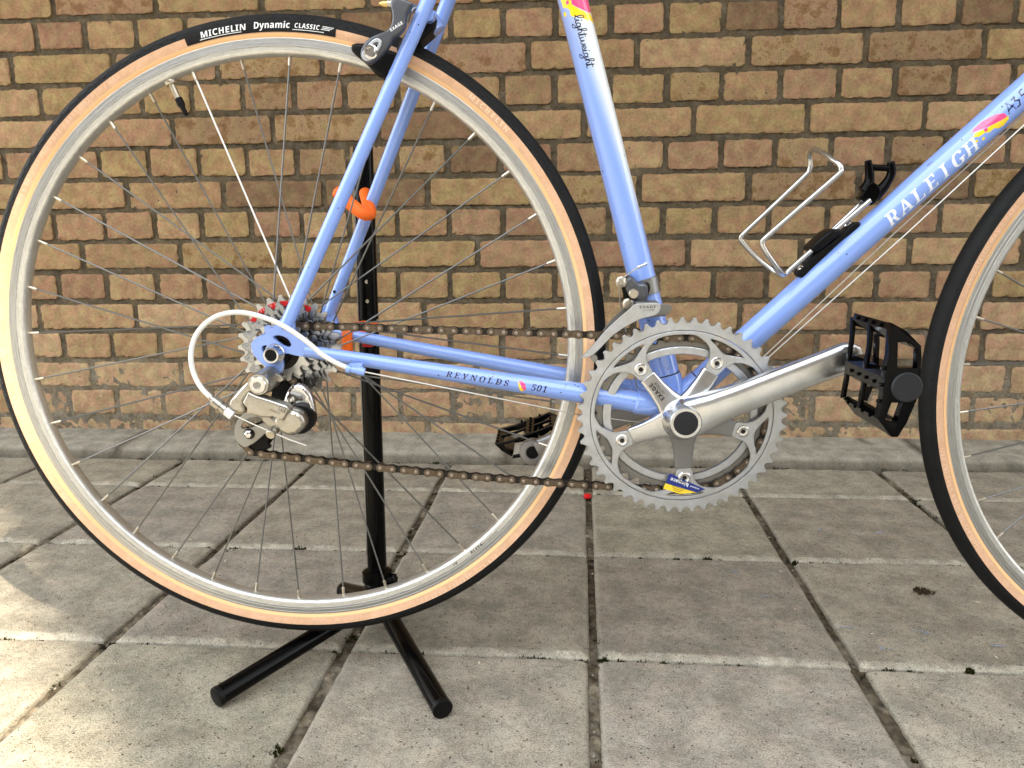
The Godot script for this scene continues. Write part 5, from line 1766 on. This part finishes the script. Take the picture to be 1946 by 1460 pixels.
func rear_brake() -> void:
	var c := group_node("rear_brake", bike, AXLE)
	var mb := MB.new()
	plate(mb, chaikin(v2([.1270, .3345, .1310, .3366, .1370, .3368, .1440, .3335, .1490, .3310, .1440, .3262, .1412, .3210, .1398, .3160, .1392, .3095, .1345, .3046, .1270, .3008, .1255, .2960, .1172, .2866, .1075, .2790, .1010, .2780, .0962, .2822, .0958, .2900, .1000, .2972, .1058, .3022, .1140, .3052, .1222, .3078, .1262, .3120, .1280, .3180, .1276, .3250, .1262, .3300]), 1), 0.0400, 0.0500, 0.0020, [chaikin(v2([.0992, .2855, .1010, .2880, .1100, .2978, .1140, .2990, .1158, .2962, .1100, .2880, .1050, .2825, .1005, .2828]), 2)], 0.002)
	add("caliper_arm", mesh_of(mb, M.caliper, 55), c)
	mb = MB.new()
	var outer := chaikin(v2([.0985, .2855, .1000, .2890, .1092, .2985, .1140, .2998, .1168, .2965, .1108, .2872, .1052, .2815, .1002, .2818]), 2)
	var inn := chaikin(v2([.1010, .2862, .1022, .2885, .1102, .2965, .1132, .2972, .1142, .2955, .1090, .2880, .1048, .2840, .1018, .2842]), 2)
	plate(mb, inset(PackedVector2Array(outer), 0.0013 if poly_area(PackedVector2Array(outer)) < 0 else -0.0013), 0.0480, 0.0512, 0.0006, [inn])
	add("slot_washer", mesh_of(mb, M.ring, 40), c)
	mb = MB.new()
	knob(mb, Vector3(0.1066, 0.2885, 0.046), Vector3(0, 0, 1), [Vector2(0.0066, 0), Vector2(0.0066, 0.0055), Vector2(0.0052, 0.006), Vector2(0.0052, 0.0115), Vector2(0.0046, 0.0122), Vector2(0.0028, 0.0122), Vector2(0.0026, 0.010)], 24)
	add("pad_bolt", mesh_of(mb, M.chrome, 25), c)
	mb = MB.new()
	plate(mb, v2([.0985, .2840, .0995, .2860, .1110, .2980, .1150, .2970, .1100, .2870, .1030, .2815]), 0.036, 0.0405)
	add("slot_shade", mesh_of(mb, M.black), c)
	# shoe and block against the rim
	mb = MB.new()
	plate(mb, chaikin(v2([.0822, .2940, .0805, .2985, .0830, .3030, .0955, .3025, .1100, .2990, .1250, .2940, .1335, .2900, .1320, .2860, .1240, .2760, .1160, .2710, .1075, .2705, .1010, .2770, .0955, .2830]), 1), 0.0125, 0.0240, 0.0030, [], 0.001)
	add("brake_shoe", mesh_of(mb, M.black, 55), c)
	mb = MB.new()
	plate(mb, chaikin(v2([.1290, .3050, .1360, .3150, .1420, .3270, .1560, .3330, .1660, .3280, .1640, .3160, .1540, .3080, .1420, .2980, .1310, .2920, .1240, .2960]), 1), -0.0100, 0.0190, 0.003)
	add("inner_arm", mesh_of(mb, M.black, 55), c)
	mb = MB.new()
	plate(mb, chaikin(v2([.1280, .3060, .1360, .3160, .1420, .3280, .1560, .3340, .1660, .3280, .1620, .3160, .1500, .3080, .1300, .2900, .1120, .2740, .1000, .2790, .1100, .2960]), 1), -0.0480, -0.0390, 0.002)
	add("far_arm", mesh_of(mb, M.caliper, 55), c)
	mb = MB.new()
	plate(mb, chaikin(v2([.0830, .2940, .0815, .3020, .0955, .3020, .1320, .2890, .1240, .2770, .1075, .2720, .0955, .2830]), 1), -0.0240, -0.0125, 0.002)
	add("brake_shoe", mesh_of(mb, M.black, 55), c)
	mb = MB.new()
	sweep(mb, smooth3([Vector3(.1505, .3340, .030), Vector3(.1455, .3330, .034), Vector3(.1418, .3290, .036), Vector3(.1402, .3230, .037), Vector3(.1385, .3130, .037)], 4), 0.0011, 8)
	sweep(mb, smooth3([Vector3(.1520, .3320, .030), Vector3(.1470, .3312, .033), Vector3(.1440, .3270, .035), Vector3(.1410, .3180, .036)], 4), 0.0011, 8)
	add("spring", mesh_of(mb, M.steel), c)
	mb = MB.new()
	knob(mb, Vector3(.1300, .3328, .040), Vector3(-0.86, 0.1, -0.1), [Vector2(.0046, 0), Vector2(.0046, .004), Vector2(.0038, .0045), Vector2(.0038, .0075), Vector2(.0028, .008)], 14)
	add("adjuster", mesh_of(mb, M.nipple), c)
	mb = MB.new()
	knob(mb, Vector3(.1225, .3335, .039), Vector3(-0.86, 0.1, -0.1), [Vector2(.0040, 0), Vector2(.0030, .005), Vector2(.0014, .0085)], 12)
	add("adjuster_tip", mesh_of(mb, mat(Color(0.80, 0.68, 0.44), 0.3, 0.8)), c)
	mb = MB.new()
	var t := letters("EXAGE", 0.0028, "sansbold", 0.0, 0.0002, 1.1)
	letters_on(mb, t[0], Vector3(.1262, .3062, 0.0503), Vector3(0.86, 0.50, 0), Vector3(-0.50, 0.86, 0))
	add("caliper_lettering", mesh_of(mb, M.print_white), c)

func bottle_cage() -> void:
	var c := group_node("bottle_cage", bike, AXLE)
	var mb := MB.new()
	var w := [Vector3(.6010, .1470, .0085), Vector3(.5640, .1140, .009), Vector3(.5300, .0835, .011), Vector3(.5190, .0740, .013), Vector3(.5140, .0735, .020), Vector3(.5070, .0790, .030), Vector3(.4960, .0915, .0355), Vector3(.4890, .1015, .0365), Vector3(.4880, .1065, .0365), Vector3(.4915, .1115, .0365), Vector3(.5240, .1410, .0365), Vector3(.5570, .1705, .0365), Vector3(.5600, .1755, .036), Vector3(.5588, .1805, .0345), Vector3(.5545, .1860, .026), Vector3(.5505, .1925, .0130), Vector3(.5490, .1965, .000), Vector3(.5485, .1990, -.014), Vector3(.5500, .1985, -.027), Vector3(.5512, .1940, -.0345), Vector3(.5530, .1860, -.0365), Vector3(.5525, .1800, -.0365), Vector3(.5480, .1740, -.0365), Vector3(.5160, .1425, -.0365), Vector3(.4880, .1155, -.0365), Vector3(.4840, .1100, -.0365), Vector3(.4855, .1050, -.0365), Vector3(.5020, .0880, -.0350), Vector3(.5170, .0755, -.0290), Vector3(.5220, .0715, -.0180), Vector3(.5255, .0725, -.0100), Vector3(.5320, .0785, -.008), Vector3(.5640, .1100, -.0078), Vector3(.6030, .1490, -.0080)]
	sweep(mb, smooth3(w, 3), 0.0026, 12)
	add("cage_wire", mesh_of(mb, mat(Color(0.78, 0.78, 0.77), 0.26, 0.95)), c)
	mb = MB.new()
	plate(mb, chaikin(v2([.5900, .1492, .5945, .1545, .5985, .1640, .6060, .1650, .6140, .1560, .6058, .1412, .5990, .1440]), 1), -0.0070, 0.0070, 0.0016, [], 0.0016)
	sweep(mb, smooth3([Vector3(.5975, .1560, 0), Vector3(.6018, .1660, 0), Vector3(.6010, .1770, 0), Vector3(.5990, .1868, 0)], 4), [.0068, .0064, .0060, .0056, .0052, .0048, .0046, .0044, .0042, .0040, .0038, .0036, .0030], 14)
	sweep(mb, smooth3([Vector3(.6080, .1510, 0), Vector3(.6170, .1610, 0), Vector3(.6232, .1730, 0), Vector3(.6218, .1852, 0)], 4), [.0068, .0064, .0060, .0056, .0052, .0048, .0046, .0044, .0044, .0044, .0042, .0040, .0032], 14)
	sweep(mb, [Vector3(.6000, .1800, 0), Vector3(.6215, .1785, 0)], .0032, 12)
	var cm := mesh_of(mb, M.gloss_black, 55)
	mb = MB.new()
	for i in 4:
		box(mb, Vector3(.6010 + .0016 * i, .1530 - .0006 * i, .0055), Vector3(.0008, .005, .0012), .0003)
	mb.into(cm, M.black)
	add("holder_clip", cm, c)
	mb = MB.new()
	plate(mb, chaikin(v2([.5415, .0985, .5480, .0945, .5570, .1000, .5690, .1110, .5735, .1150, .5720, .1190, .5620, .1185, .5480, .1060]), 1), -0.0140, 0.0140, 0.003, [], 0.003)
	for i in 3:
		sweep(mb, [Vector3(.5455 + .0012 * i, .1000 - .0016 * i, .0142), Vector3(.5650 + .0012 * i, .1176 - .0016 * i, .0142)], 0.0006, 6)
	add("wire_sleeve", mesh_of(mb, M.black, 50), c)
	mb = MB.new()
	plate(mb, chaikin(v2([.5680, .1075, .5740, .1120, .5800, .1190, .5850, .1250, .5935, .1258, .5945, .1215, .5880, .1150, .5770, .1072, .5680, .0985, .5600, .0900, .5520, .0825, .5450, .0750, .5410, .0690, .5350, .0692, .5325, .0755, .5400, .0800, .5460, .0905, .5560, .0990]), 1), -0.0080, 0.0080, 0.002, [], 0.002)
	add("cage_bracket", mesh_of(mb, M.black, 50), c)
	mb = MB.new()
	knob(mb, Vector3(.5838, .1218, .001), Vector3(-0.69, 0.72, 0.15), [Vector2(.0044, 0), Vector2(.0044, .003), Vector2(.0030, .0045)], 14)
	knob(mb, Vector3(.5400, .0770, .001), Vector3(-0.69, 0.72, 0.15), [Vector2(.0044, 0), Vector2(.0044, .003), Vector2(.0030, .0045)], 14)
	add("cage_bolt", mesh_of(mb, M.chrome), c)

func cables() -> void:
	var mb := MB.new()
	sweep(mb, [Vector3(.8600, .3340, .012), Vector3(.6394, .1144, .012), Vector3(.5060, -.0150, .010), Vector3(.4330, -.0860, .006)], 0.00075, 8)
	part("gear_cable", mb, M.cable)
	mb = MB.new()
	sweep(mb, [Vector3(.8600, .3330, -.012), Vector3(.6364, .1136, -.012), Vector3(.5112, -.0127, -.010), Vector3(.4330, -.0860, -.006)], 0.00075, 8)
	part("gear_cable", mb, M.cable)
	mb = MB.new()
	sweep(mb, [Vector3(.0900, -.0168, .0735), Vector3(.1900, -.0410, .0560), Vector3(.3074, -.0711, .030), Vector3(.3917, -.0860, .014), Vector3(.4200, -.0900, .008)], 0.00075, 8)
	part("gear_cable", mb, M.cable)
	mb = MB.new()
	plate(mb, chaikin(v2([.3850, -.0860, .4300, -.0960, .4480, -.0860, .4300, -.0820, .3900, -.0820]), 1), -.012, .016, .001)
	part("cable_guide", mb, M.black)
	# white outer cable curling back to the derailleur
	mb = MB.new()
	var h := v3([.0795, -.0146, .0667, -.0092, .0513, .0003, .0387, .0120, .0236, .0241, .0083, .0336, -.0071, .0397, -.0227, .0436, -.0359, .0438, -.0494, .0404, -.0621, .0321, -.0711, .0208, -.0756, .0077, -.0761, -.0057, -.0733, -.0195, -.0675, -.0310, -.0595, -.0398], 0.08)
	for i in h.size():
		h[i].z = lerpf(0.0735, 0.0900, clampf(i / 13.0, 0, 1))
	sweep(mb, smooth3(h, 4), 0.00255, 14)
	part("cable_housing", mb, M.white)
	mb = MB.new()
	sweep(mb, [Vector3(-.0600, -.0395, .0900), Vector3(-.0570, -.0425, .0905)], 0.0029, 12)
	part("housing_ferrule", mb, M.nipple)
	mb = MB.new()
	sweep(mb, [Vector3(-.0390, -.0560, .0920), Vector3(-.0180, -.0660, .0930), Vector3(.0010, -.0745, .0930), Vector3(.0180, -.0820, .0930), Vector3(.0345, -.0880, .0930)], 0.00075, 8)
	part("cable_end", mb, M.cable)

func pedal_mesh(x: Transform3D) -> Array:
	var O := [-.0112, .0500, .0010, .0432, .0136, .0313, .0147, .0231, .0157, -.0095, .0075, -.0342, .0011, -.0463, -.0041, -.0463, -.0164, -.0311, -.0143, -.0111, -.0136, .0080, -.0119, .0231, -.0123, .0455]
	var W1 := [-.0052, .0340, .0034, .0345, .0112, .0276, .0118, .0128, -.0040, .0128]
	var W2 := [-.0064, -.0168, .0030, -.0168, -.0012, -.0335, -.0104, -.0312]
	var body := MB.new()
	body.x = x
	var z0 := -0.045
	var z1 := 0.045
	plate(body, v2(O), z1 - 0.010, z1, 0.0010, [v2(W1), v2(W2)], 0.001)
	for zz in [z0, -0.004]:
		plate(body, v2([-.0123, .0455, -.0084, .0445, -.0084, .0231, -.0098, .0080, -.0103, -.0111, -.0122, -.0300, -.0164, -.0311, -.0143, -.0111, -.0136, .0080, -.0119, .0231]), zz, zz + 0.006, 0.001, [], 0.001)
	plate(body, v2([.0136, .0313, .0147, .0231, .0157, -.0095, .0075, -.0342, .0040, -.0330, .0115, -.0090, .0105, .0210, .0100, .0290]), z0, z0 + 0.006, 0.001, [], 0.001)
	plate(body, v2([-.0123, .0440, -.0112, .0495, .0010, .0428, .0125, .0318, .0095, .0290, .0000, .0360, -.0090, .0375]), z0 + 0.006, z1 - 0.006, 0.001, [], 0.001)
	plate(body, v2([-.0160, -.0308, -.0040, -.0458, .0010, -.0458, .0066, -.0345, .0030, -.0335, -.0010, -.0400, -.0110, -.0285]), z0 + 0.006, z1 - 0.006, 0.001, [], 0.001)
	# rail between the end plates, and the barrel round the axle
	plate(body, chaikin(v2([-.0140, .0100, .0130, .0110, .0150, -.0100, -.0145, -.0130]), 1), z0 + 0.004, z1 - 0.004, 0.001)
	# grip pins
	for i in 4:
		var f := (i + 0.5) / 4.0
		var zz := lerpf(z0 + 0.010, z1 - 0.012, f)
		knob(body, Vector3(-.0118, .0462, zz), Vector3(-0.9, 0.45, 0), [Vector2(.0016, -.001), Vector2(.0016, .0018)], 8)
		knob(body, Vector3(-.0150, -.0318, zz), Vector3(-0.8, -0.5, 0), [Vector2(.0016, -.001), Vector2(.0016, .0018)], 8)
		knob(body, Vector3(-.0140, -.0020, zz), Vector3(-1, 0, 0), [Vector2(.0016, -.001), Vector2(.0016, .0022)], 8)
	for i in 3:
		knob(body, Vector3(-.0142 - .0006 * i, .012 - .014 * i, z1 - 0.004), Vector3(-1, 0, 0), [Vector2(.0016, -.001), Vector2(.0016, .0020)], 8)
	var pm := mesh_of(body, M.gloss_black, 35)
	var cp := MB.new()
	cp.x = x
	knob(cp, Vector3(0.0042, -0.0034, z1 - 0.001), Vector3(0, 0, 1), [Vector2(.0128, 0), Vector2(.0128, .0022), Vector2(.0118, .0034)], 36)
	var ax := MB.new()
	ax.x = x
	knob(ax, Vector3(0, 0, z0 - 0.020), Vector3(0, 0, 1), [Vector2(.0068, 0), Vector2(.0068, .012), Vector2(.0090, .0125), Vector2(.0090, .022)], 16)
	return [pm, mesh_of(cp, M.cap_grey), mesh_of(ax, M.black)]

func pedals() -> void:
	var right := group_node("pedal", bike, AXLE)
	var m := pedal_mesh(Transform3D(Basis(), Vector3(0.5670, -0.0060, 0.1460)))
	add("pedal_body", m[0], right); add("end_cap", m[1], right); add("pedal_axle", m[2], right)
	var far := group_node("far_pedal", bike, AXLE)
	var b := Basis(Vector3(0, 0, 1), deg_to_rad(106.0)) * Basis(Vector3(0, 1, 0), PI)
	m = pedal_mesh(Transform3D(b.scaled(Vector3(0.9, 0.9, 0.9)), Vector3(0.2545, -0.1400, -0.1450)))
	add("pedal_body", m[0], far); add("end_cap", m[1], far); add("pedal_axle", m[2], far)

# ---------------------------------------------------------------- repair stand
func build_stand() -> void:
	var s := group_node("bike_stand", self, Vector3(-0.2560, 0, -0.100))
	tag(s, "black steel bike stand with orange hooks holding up the rear of the bicycle", "bike stand")
	var mb := MB.new()
	sweep(mb, [Vector3(0, 0.045, 0), Vector3(0.0045, 0.598, 0), Vector3(0.0045, 0.600, 0)], [0.0122, 0.0115, 0.0100], 24)
	add("post", mesh_of(mb, M.post), s)
	# bright edge of the slotted inner tube
	mb = MB.new()
	sweep(mb, [Vector3(-0.0100, 0.10, 0.0072), Vector3(-0.0055, 0.592, 0.0072)], 0.0012, 6)
	add("slot_edge", mesh_of(mb, M.steel), s)
	mb = MB.new()
	for y in [0.444, 0.421]:
		knob(mb, Vector3(0.0050, y, 0.0105), Vector3(0.45, 0, 0.89), [Vector2(0.0024, 0), Vector2(0.0024, 0.0012), Vector2(0.0016, 0.0013)], 12)
	knob(mb, Vector3(0.0110, 0.3965, 0.002), Vector3(1, 0, 0.3), [Vector2(0.0028, 0), Vector2(0.0028, 0.0035)], 8)
	add("adjusting_pin", mesh_of(mb, M.nipple), s)
	mb = MB.new()
	knob(mb, Vector3(0, 0.036, 0), Vector3(0, 1, 0), [Vector2(0.0135, 0), Vector2(0.0165, 0.002), Vector2(0.0170, 0.022), Vector2(0.0150, 0.026), Vector2(0.0190, 0.028), Vector2(0.0190, 0.040), Vector2(0.0130, 0.044)], 28)
	knob(mb, Vector3(0.014, 0.068, 0.004), Vector3(1, 0, 0.3), [Vector2(0.006, 0), Vector2(0.0085, 0.003), Vector2(0.0085, 0.010), Vector2(0.006, 0.012)], 8)
	add("collar", mesh_of(mb, M.post, 35), s)
	for e in [Vector3(-0.131, 0.0118, 0.191), Vector3(0.117, 0.0118, 0.196), Vector3(-0.070, 0.0118, -0.078), Vector3(0.068, 0.0118, -0.082)]:
		mb = MB.new()
		var a := Vector3(0, 0.040, 0.0)
		var d: Vector3 = (e - a).normalized()
		sweep(mb, [a + d * 0.008, e - d * 0.004, e - d * 0.0035], [0.0107, 0.0107, 0.0095], 22)
		var lm := mesh_of(mb, M.post, 40)
		add("leg", lm, s)
		mb = MB.new()
		sweep(mb, [e - d * 0.006, e - d * 0.001, e], [0.0111, 0.0111, 0.0098], 22)
		add("rubber_cap", mesh_of(mb, M.black), s)
	# hooks that hold the stays
	mb = MB.new()
	var hook := smooth3([Vector3(0.004, 0.548, -0.002), Vector3(0.0135, 0.540, 0.028), Vector3(0.0235, 0.528, 0.056), Vector3(0.0270, 0.521, 0.068), Vector3(0.0220, 0.5210, 0.0745), Vector3(0.0140, 0.5265, 0.0740), Vector3(0.0055, 0.5335, 0.0730), Vector3(-0.0062, 0.5440, 0.0718)], 5)
	sweep(mb, hook, 0.0070, 16)
	knob(mb, hook[hook.size() - 1], Vector3(-0.8, 0.6, 0), [Vector2(0.0070, 0), Vector2(0.0056, 0.003), Vector2(0.0025, 0.0042)], 16)
	add("stay_hook", mesh_of(mb, M.orange, 50), s)
	mb = MB.new()
	var low := smooth3([Vector3(0.004, 0.392, 0.0), Vector3(-0.004, 0.392, 0.022), Vector3(-0.0090, 0.392, 0.040), Vector3(-0.0105, 0.389, 0.0465), Vector3(-0.0105, 0.382, 0.0480), Vector3(-0.0105, 0.362, 0.0480)], 5)
	sweep(mb, low, 0.0062, 16)
	sweep(mb, smooth3([Vector3(0.010, 0.390, 0.0), Vector3(0.006, 0.392, 0.024), Vector3(0.0035, 0.391, 0.038)], 4), 0.0062, 16)
	add("stay_hook", mesh_of(mb, M.orange, 50), s)
	mb = MB.new()
	box(mb, Vector3(0.006, 0.372, 0.016), Vector3(0.012, 0.008, 0.016), 0.002)
	add("hook_clip", mesh_of(mb, M.red), s)

# ---------------------------------------------------------------- small things on the ground
func clump(mb: MB, c: Vector3, r: float, h: float, n: int) -> void:
	for i in n:
		var a := rng.randf() * TAU
		var d := sqrt(rng.randf()) * r
		var p := c + Vector3(cos(a) * d, 0, sin(a) * d)
		var up := Vector3(rng.randf_range(-0.5, 0.5), 1, rng.randf_range(-0.5, 0.5)).normalized() * h * rng.randf_range(0.4, 1.0)
		var side := Vector3(cos(a * 3.0), 0.2, sin(a * 3.0)) * h * 0.28
		mb.tri(p - side, p + side, p + up)

func build_litter() -> void:
	# moss and soil crumbs in the joints
	var mb := MB.new()
	var spots := [[0.030, -0.039, 0.006, 40], [0.36, 0.185, 0.010, 120], [0.38, 0.16, 0.008, 80], [-0.12, -0.345, 0.006, 40], [-0.45, -0.352, 0.010, 60], [0.20, -0.350, 0.007, 50], [0.10, -0.035, 0.005, 30], [-0.19, -0.036, 0.005, 30], [0.45, -0.045, 0.006, 30], [-0.30, 0.155, 0.010, 90], [-0.31, 0.18, 0.008, 60], [-0.56, -0.34, 0.010, 60], [-0.585, -0.23, 0.007, 40], [0.33, -0.345, 0.006, 40], [-0.27, -0.34, 0.009, 60]]
	for s in spots:
		clump(mb, Vector3(s[0], -0.004, s[1]), s[2], 0.0065, s[3])
	for r in range(1, 5):
		for i in 46:
			clump(mb, Vector3(rng.randf_range(-1.2, 0.95), -0.0045, ROWS[r] + rng.randf_range(-0.003, 0.001)), rng.randf_range(0.002, 0.009), rng.randf_range(0.0025, 0.0050), rng.randi_range(10, 34))
	for i in 60:
		clump(mb, Vector3(X0 + SLAB * rng.randi_range(-4, 3) + rng.randf_range(-0.006, 0.006), -0.0055, rng.randf_range(-0.82, 0.5)), rng.randf_range(0.002, 0.009), rng.randf_range(0.003, 0.006), rng.randi_range(8, 24))
	for i in 50:
		clump(mb, Vector3(rng.randf_range(-1.2, 0.9), 0.0005, -0.842), rng.randf_range(0.002, 0.010), rng.randf_range(0.002, 0.006), rng.randi_range(6, 20))
	var ms := add("moss", mesh_of(mb, M.moss, 20), self)
	tag(ms, "dark moss tufts growing in the joints of the paving", "moss", "", "stuff")
	mb = MB.new()
	for i in 70:
		var x := X0 + SLAB * rng.randi_range(-4, 2) + rng.randf_range(-0.008, 0.008)
		var z := rng.randf_range(-0.8, 0.45)
		var r := rng.randf_range(0.0006, 0.0020)
		knob(mb, Vector3(x, -0.0055, z), Vector3(rng.randf_range(-.5, .5), 1, rng.randf_range(-.5, .5)), [Vector2(r, 0), Vector2(r * 1.1, r * 0.6), Vector2(r * 0.5, r * 1.2)], 6)
	for i in 260:
		var r := rng.randf_range(0.0004, 0.0011)
		knob(mb, Vector3(rng.randf_range(-1.1, 0.9), 0.0, rng.randf_range(-0.8, 0.45)), Vector3(rng.randf_range(-.5, .5), 1, rng.randf_range(-.5, .5)), [Vector2(r, 0), Vector2(r * 1.1, r * 0.6), Vector2(r * 0.5, r * 1.1)], 5)
	var gr := add("gravel", mesh_of(mb, mat(Color(0.55, 0.51, 0.45), 0.9), 30), self)
	tag(gr, "pale grit lying in the paving joints", "grit", "", "stuff")
	# weed at a crossing of joints
	mb = MB.new()
	for i in 9:
		var a := TAU * i / 9.0 + 0.3
		var d := Vector3(cos(a), 0.35, sin(a)) * rng.randf_range(0.004, 0.0075)
		var sd := Vector3(-sin(a), 0, cos(a)) * 0.0018
		mb.quad(Vector3.ZERO, d * 0.55 + sd, d, d * 0.55 - sd)
	var wd := add("weed", mesh_of(mb, M.weed, 20), self, Vector3(0.0315, -0.004, -0.0375))
	tag(wd, "tiny green weed in the joint crossing below the chainring", "weed")
	# dry leaf on the kerb
	mb = MB.new()
	var pts := []
	for i in 9:
		var f := i / 8.0
		pts.append([Vector3(f * 0.030, 0.004 * sin(f * PI) + 0.006 * f, 0), 0.0075 * sin(f * PI) * (1.0 - 0.3 * f)])
	for i in 8:
		for sgn in [-1.0, 1.0]:
			var a: Vector3 = pts[i][0]
			var b: Vector3 = pts[i + 1][0]
			var ao := a + Vector3(0, pts[i][1] * 0.7, sgn * pts[i][1])
			var bo := b + Vector3(0, pts[i + 1][1] * 0.7, sgn * pts[i + 1][1])
			mb.quad(a, b, bo, ao)
	var lf := add("dry_leaf", mesh_of(mb, M.leaf, 60), self, Vector3(0.798, 0.024, -0.875))
	lf.rotation = Vector3(0.2, 1.1, 0.5)
	tag(lf, "curled orange dry leaf on the concrete strip behind the front wheel", "leaf")
	# red scrap
	mb = MB.new()
	knob(mb, Vector3.ZERO, Vector3(0, 1, 0.15), [Vector2(0.0072, 0), Vector2(0.0076, 0.002), Vector2(0.0064, 0.0052), Vector2(0.003, 0.0064)], 18)
	var rc := add("red_cap", mesh_of(mb, M.red, 50), self, Vector3(0.0165, -0.003, -0.642))
	tag(rc, "small red plastic cap stuck in the joint left of the chainring", "cap")
	# clod of moss lying on a slab
	mb = MB.new()
	clump(mb, Vector3(0, 0.001, 0), 0.011, 0.006, 90)
	clump(mb, Vector3(0.012, 0.001, 0.002), 0.006, 0.004, 30)
	var cl := add("moss_clod", mesh_of(mb, mat(Color(0.23, 0.17, 0.08), 1.0), 20), self, Vector3(0.478, 0.0, -0.247))
	tag(cl, "loose brown clod of moss on a slab left of the front wheel", "moss clod")
	# splinter of wood along the joint
	mb = MB.new()
	sweep(mb, [Vector3(-0.028, 0, 0.0), Vector3(-0.02, 0.001, 0), Vector3(0.01, 0.0012, 0.001), Vector3(0.024, 0.0004, 0.002)], [0.0006, 0.0019, 0.0014, 0.0003], 7)
	var sp := add("wood_splinter", mesh_of(mb, M.wood), self, Vector3(0.108, -0.0035, -0.0335))
	tag(sp, "thin pale splinter of wood lying along the joint between two slabs", "splinter")
	# smudges of blue chalk and a few pale flecks on the slabs
	mb = MB.new()
	var chalk := [0.227, -0.299, 0.259, -0.219, 0.369, -0.083, 0.499, -0.471, 0.427, -0.129, 0.338, -0.134, 0.264, -0.457, 0.510, -0.099, 0.411, -0.478, -0.176, -0.459]
	for i in chalk.size() / 2:
		var c := Vector3(chalk[i * 2], 0.0022, chalk[i * 2 + 1])
		for k in 7:
			var o := c + Vector3(rng.randf_range(-0.009, 0.009), 0.0, rng.randf_range(-0.003, 0.003))
			var w := rng.randf_range(0.001, 0.005)
			var d := rng.randf_range(0.0005, 0.0014)
			mb.quad(o + Vector3(-w, 0, d), o + Vector3(w * 0.8, 0, d * 1.6), o + Vector3(w * 1.2, 0, -d), o + Vector3(-w * 0.7, 0, -d * 1.3))
	var cm := mat(Color(0.56, 0.64, 0.74), 0.95)
	cm.transparency = BaseMaterial3D.TRANSPARENCY_ALPHA
	cm.albedo_color.a = 0.45
	var ch := add("chalk_marks", mesh_of(mb, cm), self)
	tag(ch, "faint smudges of pale blue chalk on the paving slabs", "chalk marks", "", "stuff")
	mb = MB.new()
	for i in 26:
		var c := Vector3(rng.randf_range(-0.9, 0.8), 0.0026, rng.randf_range(-0.7, 0.2))
		var a := rng.randf() * TAU
		var u := Vector3(cos(a), 0.12, sin(a)) * rng.randf_range(0.0015, 0.0045)
		var v := Vector3(-sin(a), 0.1, cos(a)) * rng.randf_range(0.0008, 0.0020)
		mb.quad(c - u, c - v * 0.8, c + u, c + v)
	var fl := add("dry_petals", mesh_of(mb, mat(Color(0.78, 0.74, 0.66), 0.9)), self)
	tag(fl, "pale scraps of dry petal scattered over the paving", "petal scraps", "", "stuff")
	# pebble and leaf bits in the joint at the front
	mb = MB.new()
	knob(mb, Vector3.ZERO, Vector3(0.2, 1, 0.1), [Vector2(0.006, 0), Vector2(0.0072, 0.003), Vector2(0.0052, 0.007), Vector2(0.002, 0.0085)], 7)
	var pb := add("pebble", mesh_of(mb, mat(Color(0.75, 0.68, 0.58), 0.85), 30), self, Vector3(-0.2885, -0.006, 0.190))
	tag(pb, "pale pebble in the slanting joint between the legs of the stand", "pebble")
